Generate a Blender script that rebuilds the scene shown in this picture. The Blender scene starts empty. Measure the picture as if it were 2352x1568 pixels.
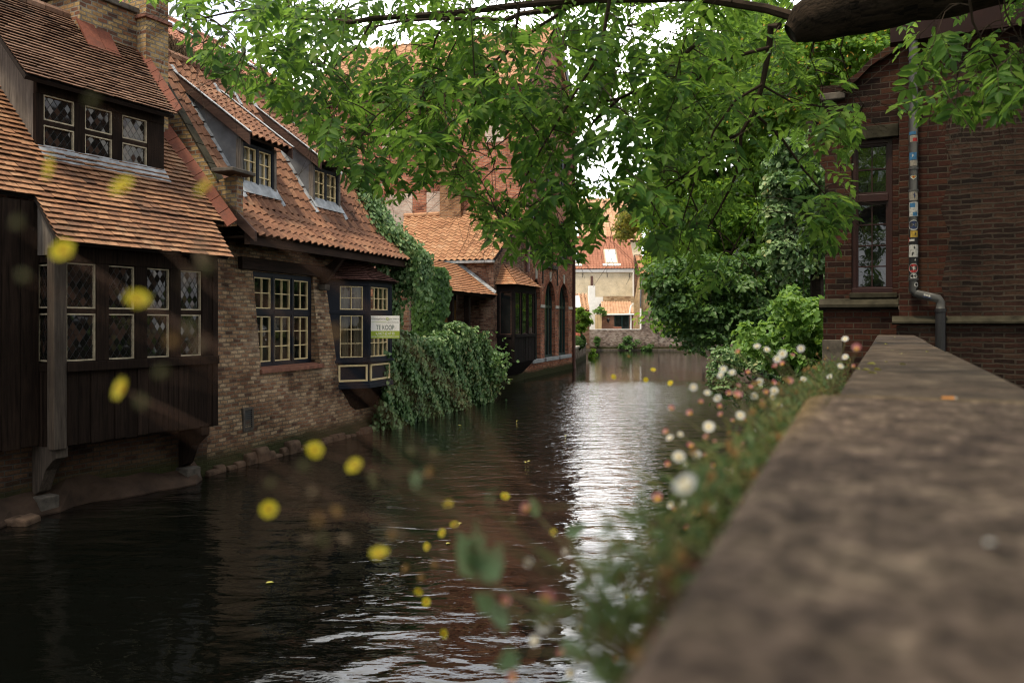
import bpy, math, random
import numpy as np
from mathutils import Vector, Matrix

R = random.Random(11)
G = np.random.default_rng(5)
SC = bpy.context.scene
COL = SC.collection
F, CX, HY, H = 1829.0, 1176.0, 740.0, 2.6      # lens scale, principal point, eye height above the canal


def at(px, py, Y):
    return Vector(((px - CX) / F * Y, Y, H + (HY - py) / F * Y))


class Frame:
    """Local axes of a building: x along its facade, y into the building, z up."""
    def __init__(s, x, y, dx, dy):
        l = math.hypot(dx, dy)
        s.x, s.y, s.ax, s.ay = x, y, dx / l, dy / l
        s.M = Matrix(((s.ax, -s.ay, 0, x), (s.ay, s.ax, 0, y), (0, 0, 1, 0), (0, 0, 0, 1)))

    def loc(s, X, Y):
        X -= s.x
        Y -= s.y
        return X * s.ax + Y * s.ay, -X * s.ay + Y * s.ax

    def hit(s, px, py, b=0.0):
        u, w = (px - CX) / F, (HY - py) / F
        c = s.loc(0, 0)
        d = (u * s.ax + s.ay, -u * s.ay + s.ax)
        t = (b - c[1]) / d[1]
        return c[0] + d[0] * t, H + w * t

    def w(s, a, b, z=0.0):
        return s.M @ Vector((a, b, z))

    def sub(s, a0, b0, a1, b1):
        p, q = s.w(a0, b0), s.w(a1, b1)
        return Frame(p.x, p.y, q.x - p.x, q.y - p.y)


def rel(root, sub):
    """Matrix that puts coordinates of frame sub into frame root."""
    return root.M.inverted() @ sub.M


# ------------------------------------------------------------------ mesh builder
class MB:
    def __init__(s, T=None):
        s.v, s.f, s.uv, s.T = [], [], [], T

    def poly(s, pts, uv=None):
        pts = [Vector(p) for p in pts]
        n = Vector((0, 0, 0))
        for i in range(len(pts)):
            n += (pts[i] - pts[0]).cross(pts[(i + 1) % len(pts)] - pts[0])
        if uv is None:
            a = [abs(c) for c in n]
            k = a.index(max(a))
            uv = [((p.y, p.z), (p.x, p.z), (p.x, p.y))[k] for p in pts]
        b = len(s.v)
        s.v += [tuple(s.T @ p) if s.T else tuple(p) for p in pts]
        s.f.append(tuple(range(b, b + len(pts))))
        s.uv += uv
        return s

    def box(s, x0, x1, y0, y1, z0, z1, bf=None):
        c = [(x, y, z) for x in (x0, x1) for y in (y0, y1) for z in (z0, z1)]
        if bf:
            c = [(x, y + bf(z), z) for x, y, z in c]
        for q in ((0, 1, 3, 2), (4, 6, 7, 5), (0, 4, 5, 1), (2, 3, 7, 6), (0, 2, 6, 4), (1, 5, 7, 3)):
            s.poly([c[i] for i in q])
        return s

    def prism(s, prof, x0, x1, ax='x'):
        """prof: list of 2-D points, extruded along ax."""
        def P(p, c):
            return {'x': (c, p[0], p[1]), 'y': (p[0], c, p[1]), 'z': (p[0], p[1], c)}[ax]
        s.poly([P(p, x0) for p in prof][::-1])
        s.poly([P(p, x1) for p in prof])
        for i in range(len(prof)):
            p, q = prof[i], prof[(i + 1) % len(prof)]
            s.poly([P(p, x0), P(q, x0), P(q, x1), P(p, x1)])
        return s

    def tube(s, pts, rad, n=6, caps=True):
        pts = [Vector(p) for p in pts]
        if not hasattr(rad, '__len__'):
            rad = [rad] * len(pts)
        b0 = len(s.v)
        ref = Vector((0.31, 0.17, 0.93))
        L = 0.0
        ls = []
        for i, p in enumerate(pts):
            if i:
                L += (p - pts[i - 1]).length
            ls.append(L)
            d = (pts[min(i + 1, len(pts) - 1)] - pts[max(i - 1, 0)])
            if d.length < 1e-9:
                d = Vector((0, 0, 1))
            d.normalize()
            r_ = ref if abs(d.dot(ref)) < 0.95 else Vector((1, 0, 0))
            a = d.cross(r_).normalized()
            c = d.cross(a)
            for k in range(n):
                t = 2 * math.pi * k / n
                q = p + (a * math.cos(t) + c * math.sin(t)) * rad[i]
                s.v.append(tuple(s.T @ q) if s.T else tuple(q))
        for i in range(len(pts) - 1):
            for k in range(n):
                k2 = (k + 1) % n
                s.f.append((b0 + i * n + k, b0 + i * n + k2, b0 + (i + 1) * n + k2, b0 + (i + 1) * n + k))
                w = 6.283 * rad[i] / n
                s.uv += [(k * w, ls[i]), ((k + 1) * w, ls[i]), ((k + 1) * w, ls[i + 1]), (k * w, ls[i + 1])]
        if caps:
            for i, rng in ((0, range(n)), (len(pts) - 1, range(n - 1, -1, -1))):
                s.f.append(tuple(b0 + i * n + k for k in rng))
                s.uv += [(0, 0)] * n
        return s

    def build(s, name, mat, parent=None, smooth=False, bevel=0, kind=None):
        me = bpy.data.meshes.new(name)
        me.from_pydata(s.v, [], s.f)
        l = me.uv_layers.new(name='UVMap')
        l.data.foreach_set('uv', np.array(s.uv, dtype=np.float32).ravel())
        return link(name, me, mat, parent, smooth, bevel, kind)


def link(name, me, mat, parent=None, smooth=False, bevel=0, kind=None):
    o = bpy.data.objects.new(name, me)
    COL.objects.link(o)
    if mat:
        me.materials.append(mat)
    if smooth:
        me.polygons.foreach_set('use_smooth', [True] * len(me.polygons))
    if parent:
        o.parent = parent
    if bevel:
        m = o.modifiers.new('bevel', 'BEVEL')
        m.width = bevel
        m.segments = 2
        w = o.modifiers.new('weld', 'WELD')
        w.merge_threshold = 0.0005
        o.modifiers.move(1, 0)
    if kind:
        o['kind'] = kind
    return o


def tag(o, label, cat, group=None):
    o['label'] = label
    o['category'] = cat
    if group:
        o['group'] = group
    return o


def thing(name, label, cat, M=None, group=None):
    o = bpy.data.objects.new(name, None)
    COL.objects.link(o)
    o.empty_display_size = 0.2
    if M is not None:
        o.matrix_world = M if isinstance(M, Matrix) else Matrix.Translation(M)
    return tag(o, label, cat, group)


def fast_mesh(name, V, Fq):
    """V (n,3) float array, Fq (m,k) int array of equal-sided faces."""
    me = bpy.data.meshes.new(name)
    me.vertices.add(len(V))
    me.vertices.foreach_set('co', np.ascontiguousarray(V, dtype=np.float32).ravel())
    k = Fq.shape[1]
    me.loops.add(Fq.size)
    me.loops.foreach_set('vertex_index', np.ascontiguousarray(Fq, dtype=np.int32).ravel())
    me.polygons.add(len(Fq))
    me.polygons.foreach_set('loop_start', np.arange(0, Fq.size, k, dtype=np.int32))
    me.polygons.foreach_set('loop_total', np.full(len(Fq), k, dtype=np.int32))
    me.update(calc_edges=True)
    return me


def unit(a):
    return a / np.maximum(np.linalg.norm(a, axis=1, keepdims=True), 1e-9)


def leaves(name, P, D, N, L, W, mat, parent=None, fold=0.22, kind=None):
    P, D, N = np.asarray(P, float), unit(np.asarray(D, float)), np.asarray(N, float)
    n = len(P)
    L = np.broadcast_to(np.asarray(L, float), (n,))[:, None]
    W = np.broadcast_to(np.asarray(W, float), (n,))[:, None]
    S = unit(np.cross(D, N))
    U = unit(np.cross(S, D))
    V = np.empty((n, 6, 3))
    V[:, 0] = P
    V[:, 1] = P + D * L * .33 + S * W * .5 + U * W * fold
    V[:, 2] = P + D * L * .72 + S * W * .38 + U * W * fold * .5
    V[:, 3] = P + D * L - U * L * .1
    V[:, 4] = P + D * L * .72 - S * W * .38 + U * W * fold * .5
    V[:, 5] = P + D * L * .33 - S * W * .5 + U * W * fold
    i = (np.arange(n) * 6)[:, None]
    Q = np.concatenate([i + np.array([[0, 1, 2, 3]]), i + np.array([[0, 3, 4, 5]])])
    return link(name, fast_mesh(name, V.reshape(-1, 3), Q), mat, parent, kind=kind)


def rdir(n):
    return unit(G.normal(size=(n, 3)))


# ------------------------------------------------------------------ materials
def nodes(name):
    m = bpy.data.materials.new(name)
    m.use_nodes = True
    t = m.node_tree
    t.nodes.clear()
    out = t.nodes.new('ShaderNodeOutputMaterial')
    return m, t, out


def N(t, typ, ins=None, **kw):
    n = t.nodes.new(typ)
    for k, v in kw.items():
        setattr(n, k, v)
    for k, v in (ins or {}).items():
        if isinstance(v, bpy.types.NodeSocket):
            t.links.new(v, n.inputs[k])
        else:
            n.inputs[k].default_value = v
    return n


def c4(c):
    return (c[0], c[1], c[2], 1.0)


def ramp(t, fac, stops, interp='LINEAR'):
    n = t.nodes.new('ShaderNodeValToRGB')
    n.color_ramp.interpolation = interp
    e = n.color_ramp.elements
    while len(e) < len(stops):
        e.new(0.5)
    for i, (p, c) in enumerate(stops):
        e[i].position = p
        e[i].color = c4(c) if hasattr(c, '__len__') else (c, c, c, 1)
    t.links.new(fac, n.inputs[0])
    return n.outputs[0]


def mix(t, fac, a, b, mode='MIX'):
    n = t.nodes.new('ShaderNodeMix')
    n.data_type = 'RGBA'
    n.blend_type = mode
    for idx, v in ((0, fac), (6, a), (7, b)):
        if isinstance(v, bpy.types.NodeSocket):
            t.links.new(v, n.inputs[idx])
        elif idx == 0:
            n.inputs[0].default_value = v
        else:
            n.inputs[idx].default_value = c4(v)
    return n.outputs[2]


def noise(t, vec, scale, detail=4, rough=.55, dist=0.0):
    return N(t, 'ShaderNodeTexNoise', {'Vector': vec, 'Scale': scale, 'Detail': detail, 'Roughness': rough, 'Distortion': dist}).outputs[0]


def bsdf(t, out, col, rough=.8, bump=None, bdist=.01, bstr=1.0, spec=.3, metal=0.0, **kw):
    p = N(t, 'ShaderNodeBsdfPrincipled', {'Roughness': rough, 'Metallic': metal, 'Specular IOR Level': spec, **kw})
    if isinstance(col, bpy.types.NodeSocket):
        t.links.new(col, p.inputs['Base Color'])
    else:
        p.inputs['Base Color'].default_value = c4(col)
    if bump is not None:
        b = N(t, 'ShaderNodeBump', {'Height': bump, 'Distance': bdist, 'Strength': bstr})
        t.links.new(b.outputs[0], p.inputs['Normal'])
    t.links.new(p.outputs[0], out.inputs[0])
    return p


def tcoord(t, k='Object'):
    return t.nodes.new('ShaderNodeTexCoord').outputs[k]


def scl(t, v, s):
    return N(t, 'ShaderNodeMapping', {'Vector': v, 'Scale': s}).outputs[0]


def m_brick(name, cols, mortar, bw=.21, bh=.07, ms=.011, grime=.55, damp=True, wob=.012, pale=None, bd=.012):
    m, t, out = nodes(name)
    uv = tcoord(t, 'UV')
    o = tcoord(t, 'Object')
    wv = N(t, 'ShaderNodeTexNoise', {'Vector': uv, 'Scale': 5.0, 'Detail': 3.0})
    off = N(t, 'ShaderNodeVectorMath', {0: wv.outputs['Color'], 1: (-.5, -.5, -.5)}, operation='ADD')
    off = N(t, 'ShaderNodeVectorMath', {0: off.outputs[0], 'Scale': wob * 2.4}, operation='SCALE')
    v = N(t, 'ShaderNodeVectorMath', {0: uv, 1: off.outputs[0]}, operation='ADD').outputs[0]
    b = N(t, 'ShaderNodeTexBrick', {'Vector': v, 'Color1': (0, 0, 0, 1), 'Color2': (1, 1, 1, 1), 'Mortar': (.5, .5, .5, 1), 'Scale': 1.0,
                                    'Mortar Size': ms, 'Mortar Smooth': .35, 'Brick Width': bw, 'Row Height': bh})
    n1 = noise(t, uv, 1.1, 5, .62)
    n2 = noise(t, uv, 26, 4, .65)
    k = len(cols)
    fac = N(t, 'ShaderNodeMath', {0: b.outputs['Color'], 1: n1}, operation='ADD')
    fac = N(t, 'ShaderNodeMath', {0: fac.outputs[0], 1: .42}, operation='SUBTRACT').outputs[0]
    col = ramp(t, fac, [(i / max(k - 1, 1), c) for i, c in enumerate(cols)])
    col = mix(t, .55, col, ramp(t, n2, [(.3, .35), (.7, 1.5)]), 'MULTIPLY')
    mc = mix(t, .6, mortar, ramp(t, n1, [(.35, .4), (.65, 1.3)]), 'MULTIPLY')
    col = mix(t, b.outputs['Fac'], col, mc)
    g = noise(t, uv, .55, 6, .7)
    col = mix(t, grime, col, ramp(t, g, [(.36, (.22, .2, .19)), (.56, (1, 1, 1))]), 'MULTIPLY')
    if pale:
        pl = noise(t, scl(t, uv, (1, 1.6, 1)), .9, 5, .7, .6)
        col = mix(t, ramp(t, pl, [(.55, 0.0), (.72, .8)]), col, pale)
    if damp:
        z = N(t, 'ShaderNodeSeparateXYZ', {0: N(t, 'ShaderNodeNewGeometry').outputs['Position']}).outputs[2]
        zz = N(t, 'ShaderNodeMath', {0: z, 1: N(t, 'ShaderNodeMath', {0: g, 1: .5}, operation='MULTIPLY').outputs[0]}, operation='SUBTRACT').outputs[0]
        col = mix(t, ramp(t, zz, [(.0, 1.0), (.22, 0.0)]), col, mix(t, n2, (.012, .014, .008), (.05, .05, .015)))
    hgt = mix(t, .35, ramp(t, b.outputs['Fac'], [(0, 1.0), (1, 0.0)]), N(t, 'ShaderNodeCombineColor', {0: n2, 1: n2, 2: n2}).outputs[0])
    bsdf(t, out, col, .9, hgt, bd, .9, .15)
    return m


def m_tile(name, cols, moss=(.05, .05, .03), mossamt=.5, rough=.75, dirt=.5):
    m, t, out = nodes(name)
    o = tcoord(t, 'Object')
    r = N(t, 'ShaderNodeNewGeometry').outputs['Random Per Island']
    n1 = noise(t, o, .9, 5, .6)
    fac = N(t, 'ShaderNodeMath', {0: N(t, 'ShaderNodeMath', {0: r, 1: .5}, operation='MULTIPLY').outputs[0], 1: N(t, 'ShaderNodeMath', {0: n1, 1: 1.1}, operation='MULTIPLY').outputs[0]}, operation='ADD')
    fac = N(t, 'ShaderNodeMath', {0: fac.outputs[0], 1: .3}, operation='SUBTRACT').outputs[0]
    k = len(cols)
    col = ramp(t, fac, [(i / (k - 1), c) for i, c in enumerate(cols)])
    n2 = noise(t, o, 22, 5, .7)
    col = mix(t, dirt, col, ramp(t, n2, [(.32, .3), (.62, 1.3)]), 'MULTIPLY')
    n3 = noise(t, o, 2.6, 6, .75, .4)
    col = mix(t, ramp(t, n3, [(.52, 0.0), (.72, mossamt)]), col, moss)
    bsdf(t, out, col, rough, n2, .006, .6, .25)
    return m


def m_wood(name, c0, c1, axis=2, rough=.8, spec=.2):
    m, t, out = nodes(name)
    o = tcoord(t, 'Object')
    s = [14, 14, 14]
    s[axis] = .9
    g = noise(t, scl(t, o, s), 2.2, 6, .65, .5)
    r = N(t, 'ShaderNodeNewGeometry').outputs['Random Per Island']
    col = ramp(t, g, [(.3, c0), (.7, c1)])
    col = mix(t, .7, col, ramp(t, r, [(0, .55), (1, 1.4)]), 'MULTIPLY')
    w = noise(t, o, .9, 4, .6)
    col = mix(t, .5, col, ramp(t, w, [(.35, .5), (.65, 1.4)]), 'MULTIPLY')
    bsdf(t, out, col, rough, g, .006, .8, spec)
    return m


def m_plain(name, c, rough=.6, var=.25, scale=9, spec=.3, metal=0.0, bd=.002, **kw):
    m, t, out = nodes(name)
    o = tcoord(t, 'Object')
    n = noise(t, o, scale, 5, .6)
    col = mix(t, var * 2, c, ramp(t, n, [(.3, .45), (.7, 1.45)]), 'MULTIPLY')
    bsdf(t, out, col, rough, n, bd, .6, spec, metal, **kw)
    return m


def m_leaf(name, cols, trans=.45, tcol=(.16, .3, .03), rough=.45, coat=.25):
    m, t, out = nodes(name)
    r = N(t, 'ShaderNodeNewGeometry').outputs['Random Per Island']
    o = tcoord(t, 'Object')
    n = noise(t, o, .8, 3)
    f = N(t, 'ShaderNodeMath', {0: N(t, 'ShaderNodeMath', {0: r, 1: .7}, operation='MULTIPLY').outputs[0], 1: N(t, 'ShaderNodeMath', {0: n, 1: .8}, operation='MULTIPLY').outputs[0]}, operation='ADD')
    f = N(t, 'ShaderNodeMath', {0: f.outputs[0], 1: .25}, operation='SUBTRACT').outputs[0]
    col = ramp(t, f, [(i / (len(cols) - 1), c) for i, c in enumerate(cols)])
    p = N(t, 'ShaderNodeBsdfPrincipled', {'Base Color': col, 'Roughness': rough, 'Specular IOR Level': coat})
    tr = N(t, 'ShaderNodeBsdfTranslucent', {'Color': mix(t, .45, tcol, col)})
    ms = N(t, 'ShaderNodeMixShader', {0: trans, 1: p.outputs[0], 2: tr.outputs[0]})
    t.links.new(ms.outputs[0], out.inputs[0])
    return m


def m_glass(name, dark=(.01, .012, .012), see=0.0, tint=(.6, .62, .6), ior=1.42):
    """Old window glass: mirror-like by angle, the rest dark or (see>0) showing the room."""
    m, t, out = nodes(name)
    o = tcoord(t, 'Object')
    n = noise(t, o, 2.5, 2)
    b = N(t, 'ShaderNodeBump', {'Height': n, 'Distance': .01, 'Strength': .35})
    gl = N(t, 'ShaderNodeBsdfGlossy', {'Color': (1, 1, 1, 1), 'Roughness': .02, 'Normal': b.outputs[0]})
    df = N(t, 'ShaderNodeBsdfDiffuse', {'Color': c4(dark)})
    tp = N(t, 'ShaderNodeBsdfTransparent', {'Color': c4(tint)})
    inner = N(t, 'ShaderNodeMixShader', {0: see, 1: df.outputs[0], 2: tp.outputs[0]})
    fr = N(t, 'ShaderNodeFresnel', {'IOR': ior})
    ms = N(t, 'ShaderNodeMixShader', {0: fr.outputs[0], 1: inner.outputs[0], 2: gl.outputs[0]})
    t.links.new(ms.outputs[0], out.inputs[0])
    return m


def m_leaded(name):
    """Small leaded panes, each tilted a little: every quarry mirrors something else."""
    m, t, out = nodes(name)
    r = N(t, 'ShaderNodeNewGeometry').outputs['Random Per Island']
    gl = N(t, 'ShaderNodeBsdfGlossy', {'Color': (1, 1, 1, 1), 'Roughness': .04})
    df = N(t, 'ShaderNodeBsdfDiffuse', {'Color': ramp(t, r, [(0, (.006, .007, .006)), (.6, (.015, .012, .01)), (1, (.05, .03, .022))])})
    fr = N(t, 'ShaderNodeFresnel', {'IOR': 1.5})
    ms = N(t, 'ShaderNodeMixShader', {0: fr.outputs[0], 1: df.outputs[0], 2: gl.outputs[0]})
    t.links.new(ms.outputs[0], out.inputs[0])
    return m


M = {}
M['brick_dark'] = m_brick('brick_dark', [(.03, .02, .015), (.08, .04, .025), (.12, .07, .04)], (.07, .06, .05), grime=.7)
M['brick_old'] = m_brick('brick_old', [(.07, .04, .028), (.19, .093, .052), (.29, .165, .092), (.38, .25, .14), (.46, .33, .2)], (.2, .16, .115), bw=.2, bh=.072, ms=.013, grime=.85, wob=.022, pale=(.31, .235, .165), bd=.025)
M['brick_yellow'] = m_brick('brick_yellow', [(.07, .04, .03), (.2, .09, .05), (.33, .21, .09), (.4, .28, .13)], (.22, .19, .15), bw=.19, bh=.075, ms=.013, wob=.018, damp=False)
M['brick_red'] = m_brick('brick_red', [(.14, .05, .03), (.32, .1, .055), (.44, .15, .08), (.52, .24, .14)], (.2, .16, .13), bw=.2, bh=.07, ms=.012, grime=.45)
M['brick_annex'] = m_brick('brick_annex', [(.06, .033, .025), (.17, .075, .05), (.27, .14, .09), (.34, .22, .15)], (.18, .15, .12), grime=.7)
M['brick_bleached'] = m_brick('brick_bleached', [(.4, .26, .2), (.5, .37, .3), (.55, .44, .37)], (.5, .46, .4), damp=False, grime=.25)
M['brick_pilaster'] = m_brick('brick_pilaster', [(.15, .07, .04), (.27, .13, .06), (.36, .2, .1)], (.22, .17, .12), damp=False)
M['brick_arch'] = m_brick('brick_arch', [(.24, .06, .03), (.33, .1, .05)], (.22, .16, .12), bw=.07, bh=.22, ms=.008, damp=False, grime=.2)
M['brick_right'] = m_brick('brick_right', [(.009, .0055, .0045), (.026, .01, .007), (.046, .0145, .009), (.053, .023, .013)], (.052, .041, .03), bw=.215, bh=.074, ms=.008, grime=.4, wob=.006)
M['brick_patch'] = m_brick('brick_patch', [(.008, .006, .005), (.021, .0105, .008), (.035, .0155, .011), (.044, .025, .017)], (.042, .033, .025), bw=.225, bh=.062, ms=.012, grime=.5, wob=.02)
M['brick_quay'] = m_brick('brick_quay', [(.05, .035, .03), (.14, .09, .075), (.24, .17, .14), (.34, .28, .24)], (.24, .21, .18), grime=.6, pale=(.34, .3, .26))
M['brick_cream'] = m_brick('brick_cream', [(.72, .61, .42), (.78, .68, .49), (.8, .7, .53)], (.72, .62, .45), damp=False, grime=.12)
M['brick_tan'] = m_brick('brick_tan', [(.25, .15, .08), (.4, .28, .15), (.48, .36, .22)], (.35, .28, .2), bw=.3, bh=.16, damp=False, grime=.4)
M['brick_orange'] = m_brick('brick_orange', [(.3, .12, .07), (.37, .16, .095)], (.36, .28, .21), damp=False, grime=.15)
M['tile_plain'] = m_tile('tile_plain', [(.055, .031, .021), (.135, .066, .038), (.22, .107, .056), (.3, .158, .084), (.3, .19, .118)], (.05, .045, .03), .65)
M['tile_dormer'] = m_tile('tile_dormer', [(.055, .035, .026), (.14, .077, .049), (.21, .122, .08), (.26, .163, .108)], (.05, .045, .035), .45)
M['tile_bay'] = m_tile('tile_bay', [(.07, .035, .03), (.13, .06, .048), (.19, .09, .07)], (.04, .04, .03), .3)
M['tile_bright'] = m_tile('tile_bright', [(.18, .085, .047), (.31, .145, .075), (.39, .195, .1), (.41, .26, .155)], (.16, .13, .07), .35)
M['tile_flash'] = m_tile('tile_flash', [(.075, .022, .013), (.125, .036, .019), (.165, .055, .028)], (.03, .025, .02), .5, dirt=.4)
M['pan_old'] = m_tile('pan_old', [(.055, .031, .022), (.13, .06, .036), (.19, .088, .049), (.24, .123, .07), (.24, .165, .11)], (.05, .042, .035), .6)
M['pan_orange'] = m_tile('pan_orange', [(.22, .11, .06), (.33, .17, .092), (.4, .225, .125), (.42, .285, .185)], (.2, .14, .08), .5)
M['pan_far'] = m_tile('pan_far', [(.23, .1, .063), (.31, .135, .085), (.37, .175, .112)], (.25, .13, .08), .3)
M['pan_pale'] = m_tile('pan_pale', [(.34, .19, .11), (.46, .28, .17), (.52, .36, .25)], (.3, .2, .12), .3)
M['underlay'] = m_plain('underlay', (.015, .01, .008), .95)
M['wood_dark'] = m_wood('wood_dark', (.006, .004, .003), (.027, .0165, .0115), spec=.08)
M['wood_post'] = m_wood('wood_post', (.035, .026, .02), (.1, .078, .06))
M['wood_grey'] = m_wood('wood_grey', (.06, .05, .043), (.19, .165, .14))
M['wood_beam'] = m_wood('wood_beam', (.012, .007, .005), (.05, .028, .02), axis=0)
M['wood_brown'] = m_wood('wood_brown', (.03, .016, .012), (.085, .048, .036), axis=1)
M['wood_oriel'] = m_wood('wood_oriel', (.005, .004, .004), (.018, .013, .012), spec=.1)
M['fence_wood'] = m_wood('fence_wood', (.5, .36, .18), (.66, .5, .3))
M['navy'] = m_plain('navy', (.006, .0085, .016), .5, .3, 4, .25)
M['cream'] = m_plain('cream', (.72, .57, .31), .5, .15, 12)
M['cream_dull'] = m_plain('cream_dull', (.38, .32, .22), .6, .3, 12)
M['redbrown'] = m_plain('redbrown', (.022, .006, .005), .45, .25, 5, .3)
M['lead'] = m_plain('lead', (.27, .285, .3), .55, .4, 6, .2)
M['lead_dark'] = m_plain('lead_dark', (.12, .125, .135), .45, .35, 3, .4)
M['zinc'] = m_plain('zinc', (.06, .06, .058), .5, .3, 4, .4, .3)
M['iron'] = m_plain('iron', (.012, .012, .013), .5, .2, 8, .4)
M['pipe_brown'] = m_plain('pipe_brown', (.11, .055, .045), .45, .2, 6)
M['stone'] = m_plain('stone', (.085, .073, .06), .9, .5, 7, .2, bd=.01)
M['stone_moss'] = m_plain('stone_moss', (.032, .029, .02), .95, .5, 6, .1, bd=.01)
M['stone_pale'] = m_plain('stone_pale', (.42, .38, .33), .85, .3, 6)
M['sill_grey'] = m_plain('sill_grey', (.26, .27, .28), .7, .25, 6)
M['ledge'] = m_plain('ledge', (.042, .026, .017), .9, .6, 2.5, .2, bd=.03)
M['rubble'] = m_plain('rubble', (.085, .056, .038), .95, .6, 5, .1, bd=.03)
M['terracotta'] = m_plain('terracotta', (.2, .085, .055), .8, .35, 8)
M['whitewash'] = m_plain('whitewash', (.82, .81, .78), .8, .08, 5)
M['ochre'] = m_plain('ochre', (.3, .15, .04), .7, .3, 3)
M['dark_room'] = m_plain('dark_room', (.008, .008, .008), .95)  # near-black colour stands in for the shade of unlit interiors
M['curtain'] = m_plain('curtain', (.55, .47, .34), .9, .2, 5, .1)
M['curtain_white'] = m_plain('curtain_white', (.6, .58, .52), .9, .25, 4, .1)
M['green_paint'] = m_plain('green_paint', (.01, .03, .028), .4, .2, 5)
M['sign_white'] = m_plain('sign_white', (.72, .71, .66), .45, .04, 2)
M['sign_green'] = m_plain('sign_green', (.27, .36, .035), .45, .06, 2)
M['sign_dark'] = m_plain('sign_dark', (.012, .07, .045), .5, .02, 2)
M['sign_grey'] = m_plain('sign_grey', (.06, .075, .07), .5, .02, 2)
M['glass'] = m_glass('glass')
M['glass_old'] = m_glass('glass_old', (.006, .007, .007), ior=1.85)
M['skylight'] = m_plain('skylight', (.6, .65, .7), .15, .1, 1.5, .6)  # pale colour paints in the sky mirrored by the glass
M['glass_see'] = m_glass('glass_see', see=.8, tint=(.75, .76, .72))
M['leaded'] = m_leaded('leaded')
M['came'] = m_plain('came', (.035, .035, .035), .5)
M['came_light'] = m_plain('came_light', (.2, .19, .17), .5)
M['bark'] = m_wood('bark', (.008, .006, .005), (.035, .025, .018), axis=0, rough=.95)
M['twig'] = m_plain('twig', (.035, .022, .014), .9, .4, 20)
M['dry_twig'] = m_tile('dry_twig', [(.07, .05, .03), (.17, .12, .07), (.26, .18, .11)], (.1, .07, .04), .2)


# ------------------------------------------------------------------ building helpers
def lerp(a, b, t):
    return a + (b - a) * t


def tile_quad(mb, A, B, C, D, tw=.17, gauge=.112, th=.012, skip=None):
    """Courses of plain tiles on the slope A-B (eave), D-C (top)."""
    A, B, C, D = map(Vector, (A, B, C, D))
    Nn = (B - A).cross(D - A).normalized()
    n = max(1, round(max((D - A).length, (C - B).length) / gauge))
    for j in range(n):
        v0, v1 = j / n, min((j + 1.35) / n, 1.0)
        sag = Nn * (R.uniform(.003, .009) + .016 * (1 + math.sin(j * .31 + 1.7 * A.x)) * .5)
        l0, r0, l1, r1 = lerp(A, D, v0), lerp(B, C, v0), lerp(A, D, v1), lerp(B, C, v1)
        w = (r0 - l0).length
        k = max(1, round(w / tw))
        ed = [0.0] + [(i + (.5 if j % 2 else 1.0)) / k for i in range(k)]
        ed = [e for e in ed if e < 1.0 - .15 / k] + [1.0]
        for i in range(len(ed) - 1):
            a, b = ed[i] + .004 / max(w, .1), ed[i + 1] - .004 / max(w, .1)
            if skip and skip(lerp(lerp(l0, r0, (a + b) / 2), lerp(l1, r1, (a + b) / 2), .5)):
                continue
            dn = (l0 - l1).normalized() * (R.uniform(-.009, .009) + (.03 if R.random() < .012 else 0))
            h0 = Nn * (.038 + R.uniform(0, .008)) + sag
            h1 = Nn * .004 + sag * .8
            tl = Nn * R.uniform(-.003, .003)
            p0, p1 = lerp(l0, r0, a) + h0 + dn + tl, lerp(l0, r0, b) + h0 + dn - tl
            p2, p3 = lerp(l1, r1, b) + h1, lerp(l1, r1, a) + h1
            q0, q1 = p0 - Nn * th, p1 - Nn * th
            b0 = len(mb.v)
            pts = [p0, p1, p2, p3, q0, q1]
            mb.v += [tuple(mb.T @ p) if mb.T else tuple(p) for p in pts]
            for f in ((0, 1, 2, 3), (4, 5, 1, 0), (4, 0, 3), (5, 2, 1)):
                mb.f.append(tuple(b0 + q for q in f))
                mb.uv += [(0, 0)] * len(f)
    return mb


def pan_quad(mb, A, B, C, D, tw=.21, gauge=.27, amp=.032, skip=None, seg=6, tilt=.022):
    """Courses of S-shaped pantiles."""
    A, B, C, D = map(Vector, (A, B, C, D))
    Nn = (B - A).cross(D - A).normalized()
    n = max(1, round((D - A).length / gauge))
    k = max(1, round((B - A).length / tw))
    for j in range(n):
        v0, v1 = j / n, min((j + 1.16) / n, 1.0)
        l0, r0, l1, r1 = lerp(A, D, v0), lerp(B, C, v0), lerp(A, D, v1), lerp(B, C, v1)
        for i in range(k):
            a, b = i / k, (i + 1.12) / k
            if skip and skip(lerp(lerp(l0, r0, (a + b) / 2), lerp(l1, r1, (a + b) / 2), .5)):
                continue
            dn = (l0 - l1).normalized() * R.uniform(-.012, .012)
            dz = R.uniform(-.004, .007)
            b0 = len(mb.v)
            lo, hi, lip = [], [], []
            for q in range(seg + 1):
                t = q / seg
                e = a + (b - a) * t
                h = amp * (math.sin(2 * math.pi * (t * 1.12) + .6)) + dz
                lo.append(lerp(l0, r0, e) + Nn * (h + tilt + .012) + dn)
                hi.append(lerp(l1, r1, e) + Nn * (h + .004))
                lip.append(lo[-1] - Nn * .022)
            pts = lo + hi + lip
            mb.v += [tuple(mb.T @ p) if mb.T else tuple(p) for p in pts]
            s1 = seg + 1
            for q in range(seg):
                mb.f.append((b0 + q, b0 + q + 1, b0 + s1 + q + 1, b0 + s1 + q))
                mb.f.append((b0 + 2 * s1 + q, b0 + 2 * s1 + q + 1, b0 + q + 1, b0 + q))
                mb.uv += [(0, 0)] * 8
    return mb


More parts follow.
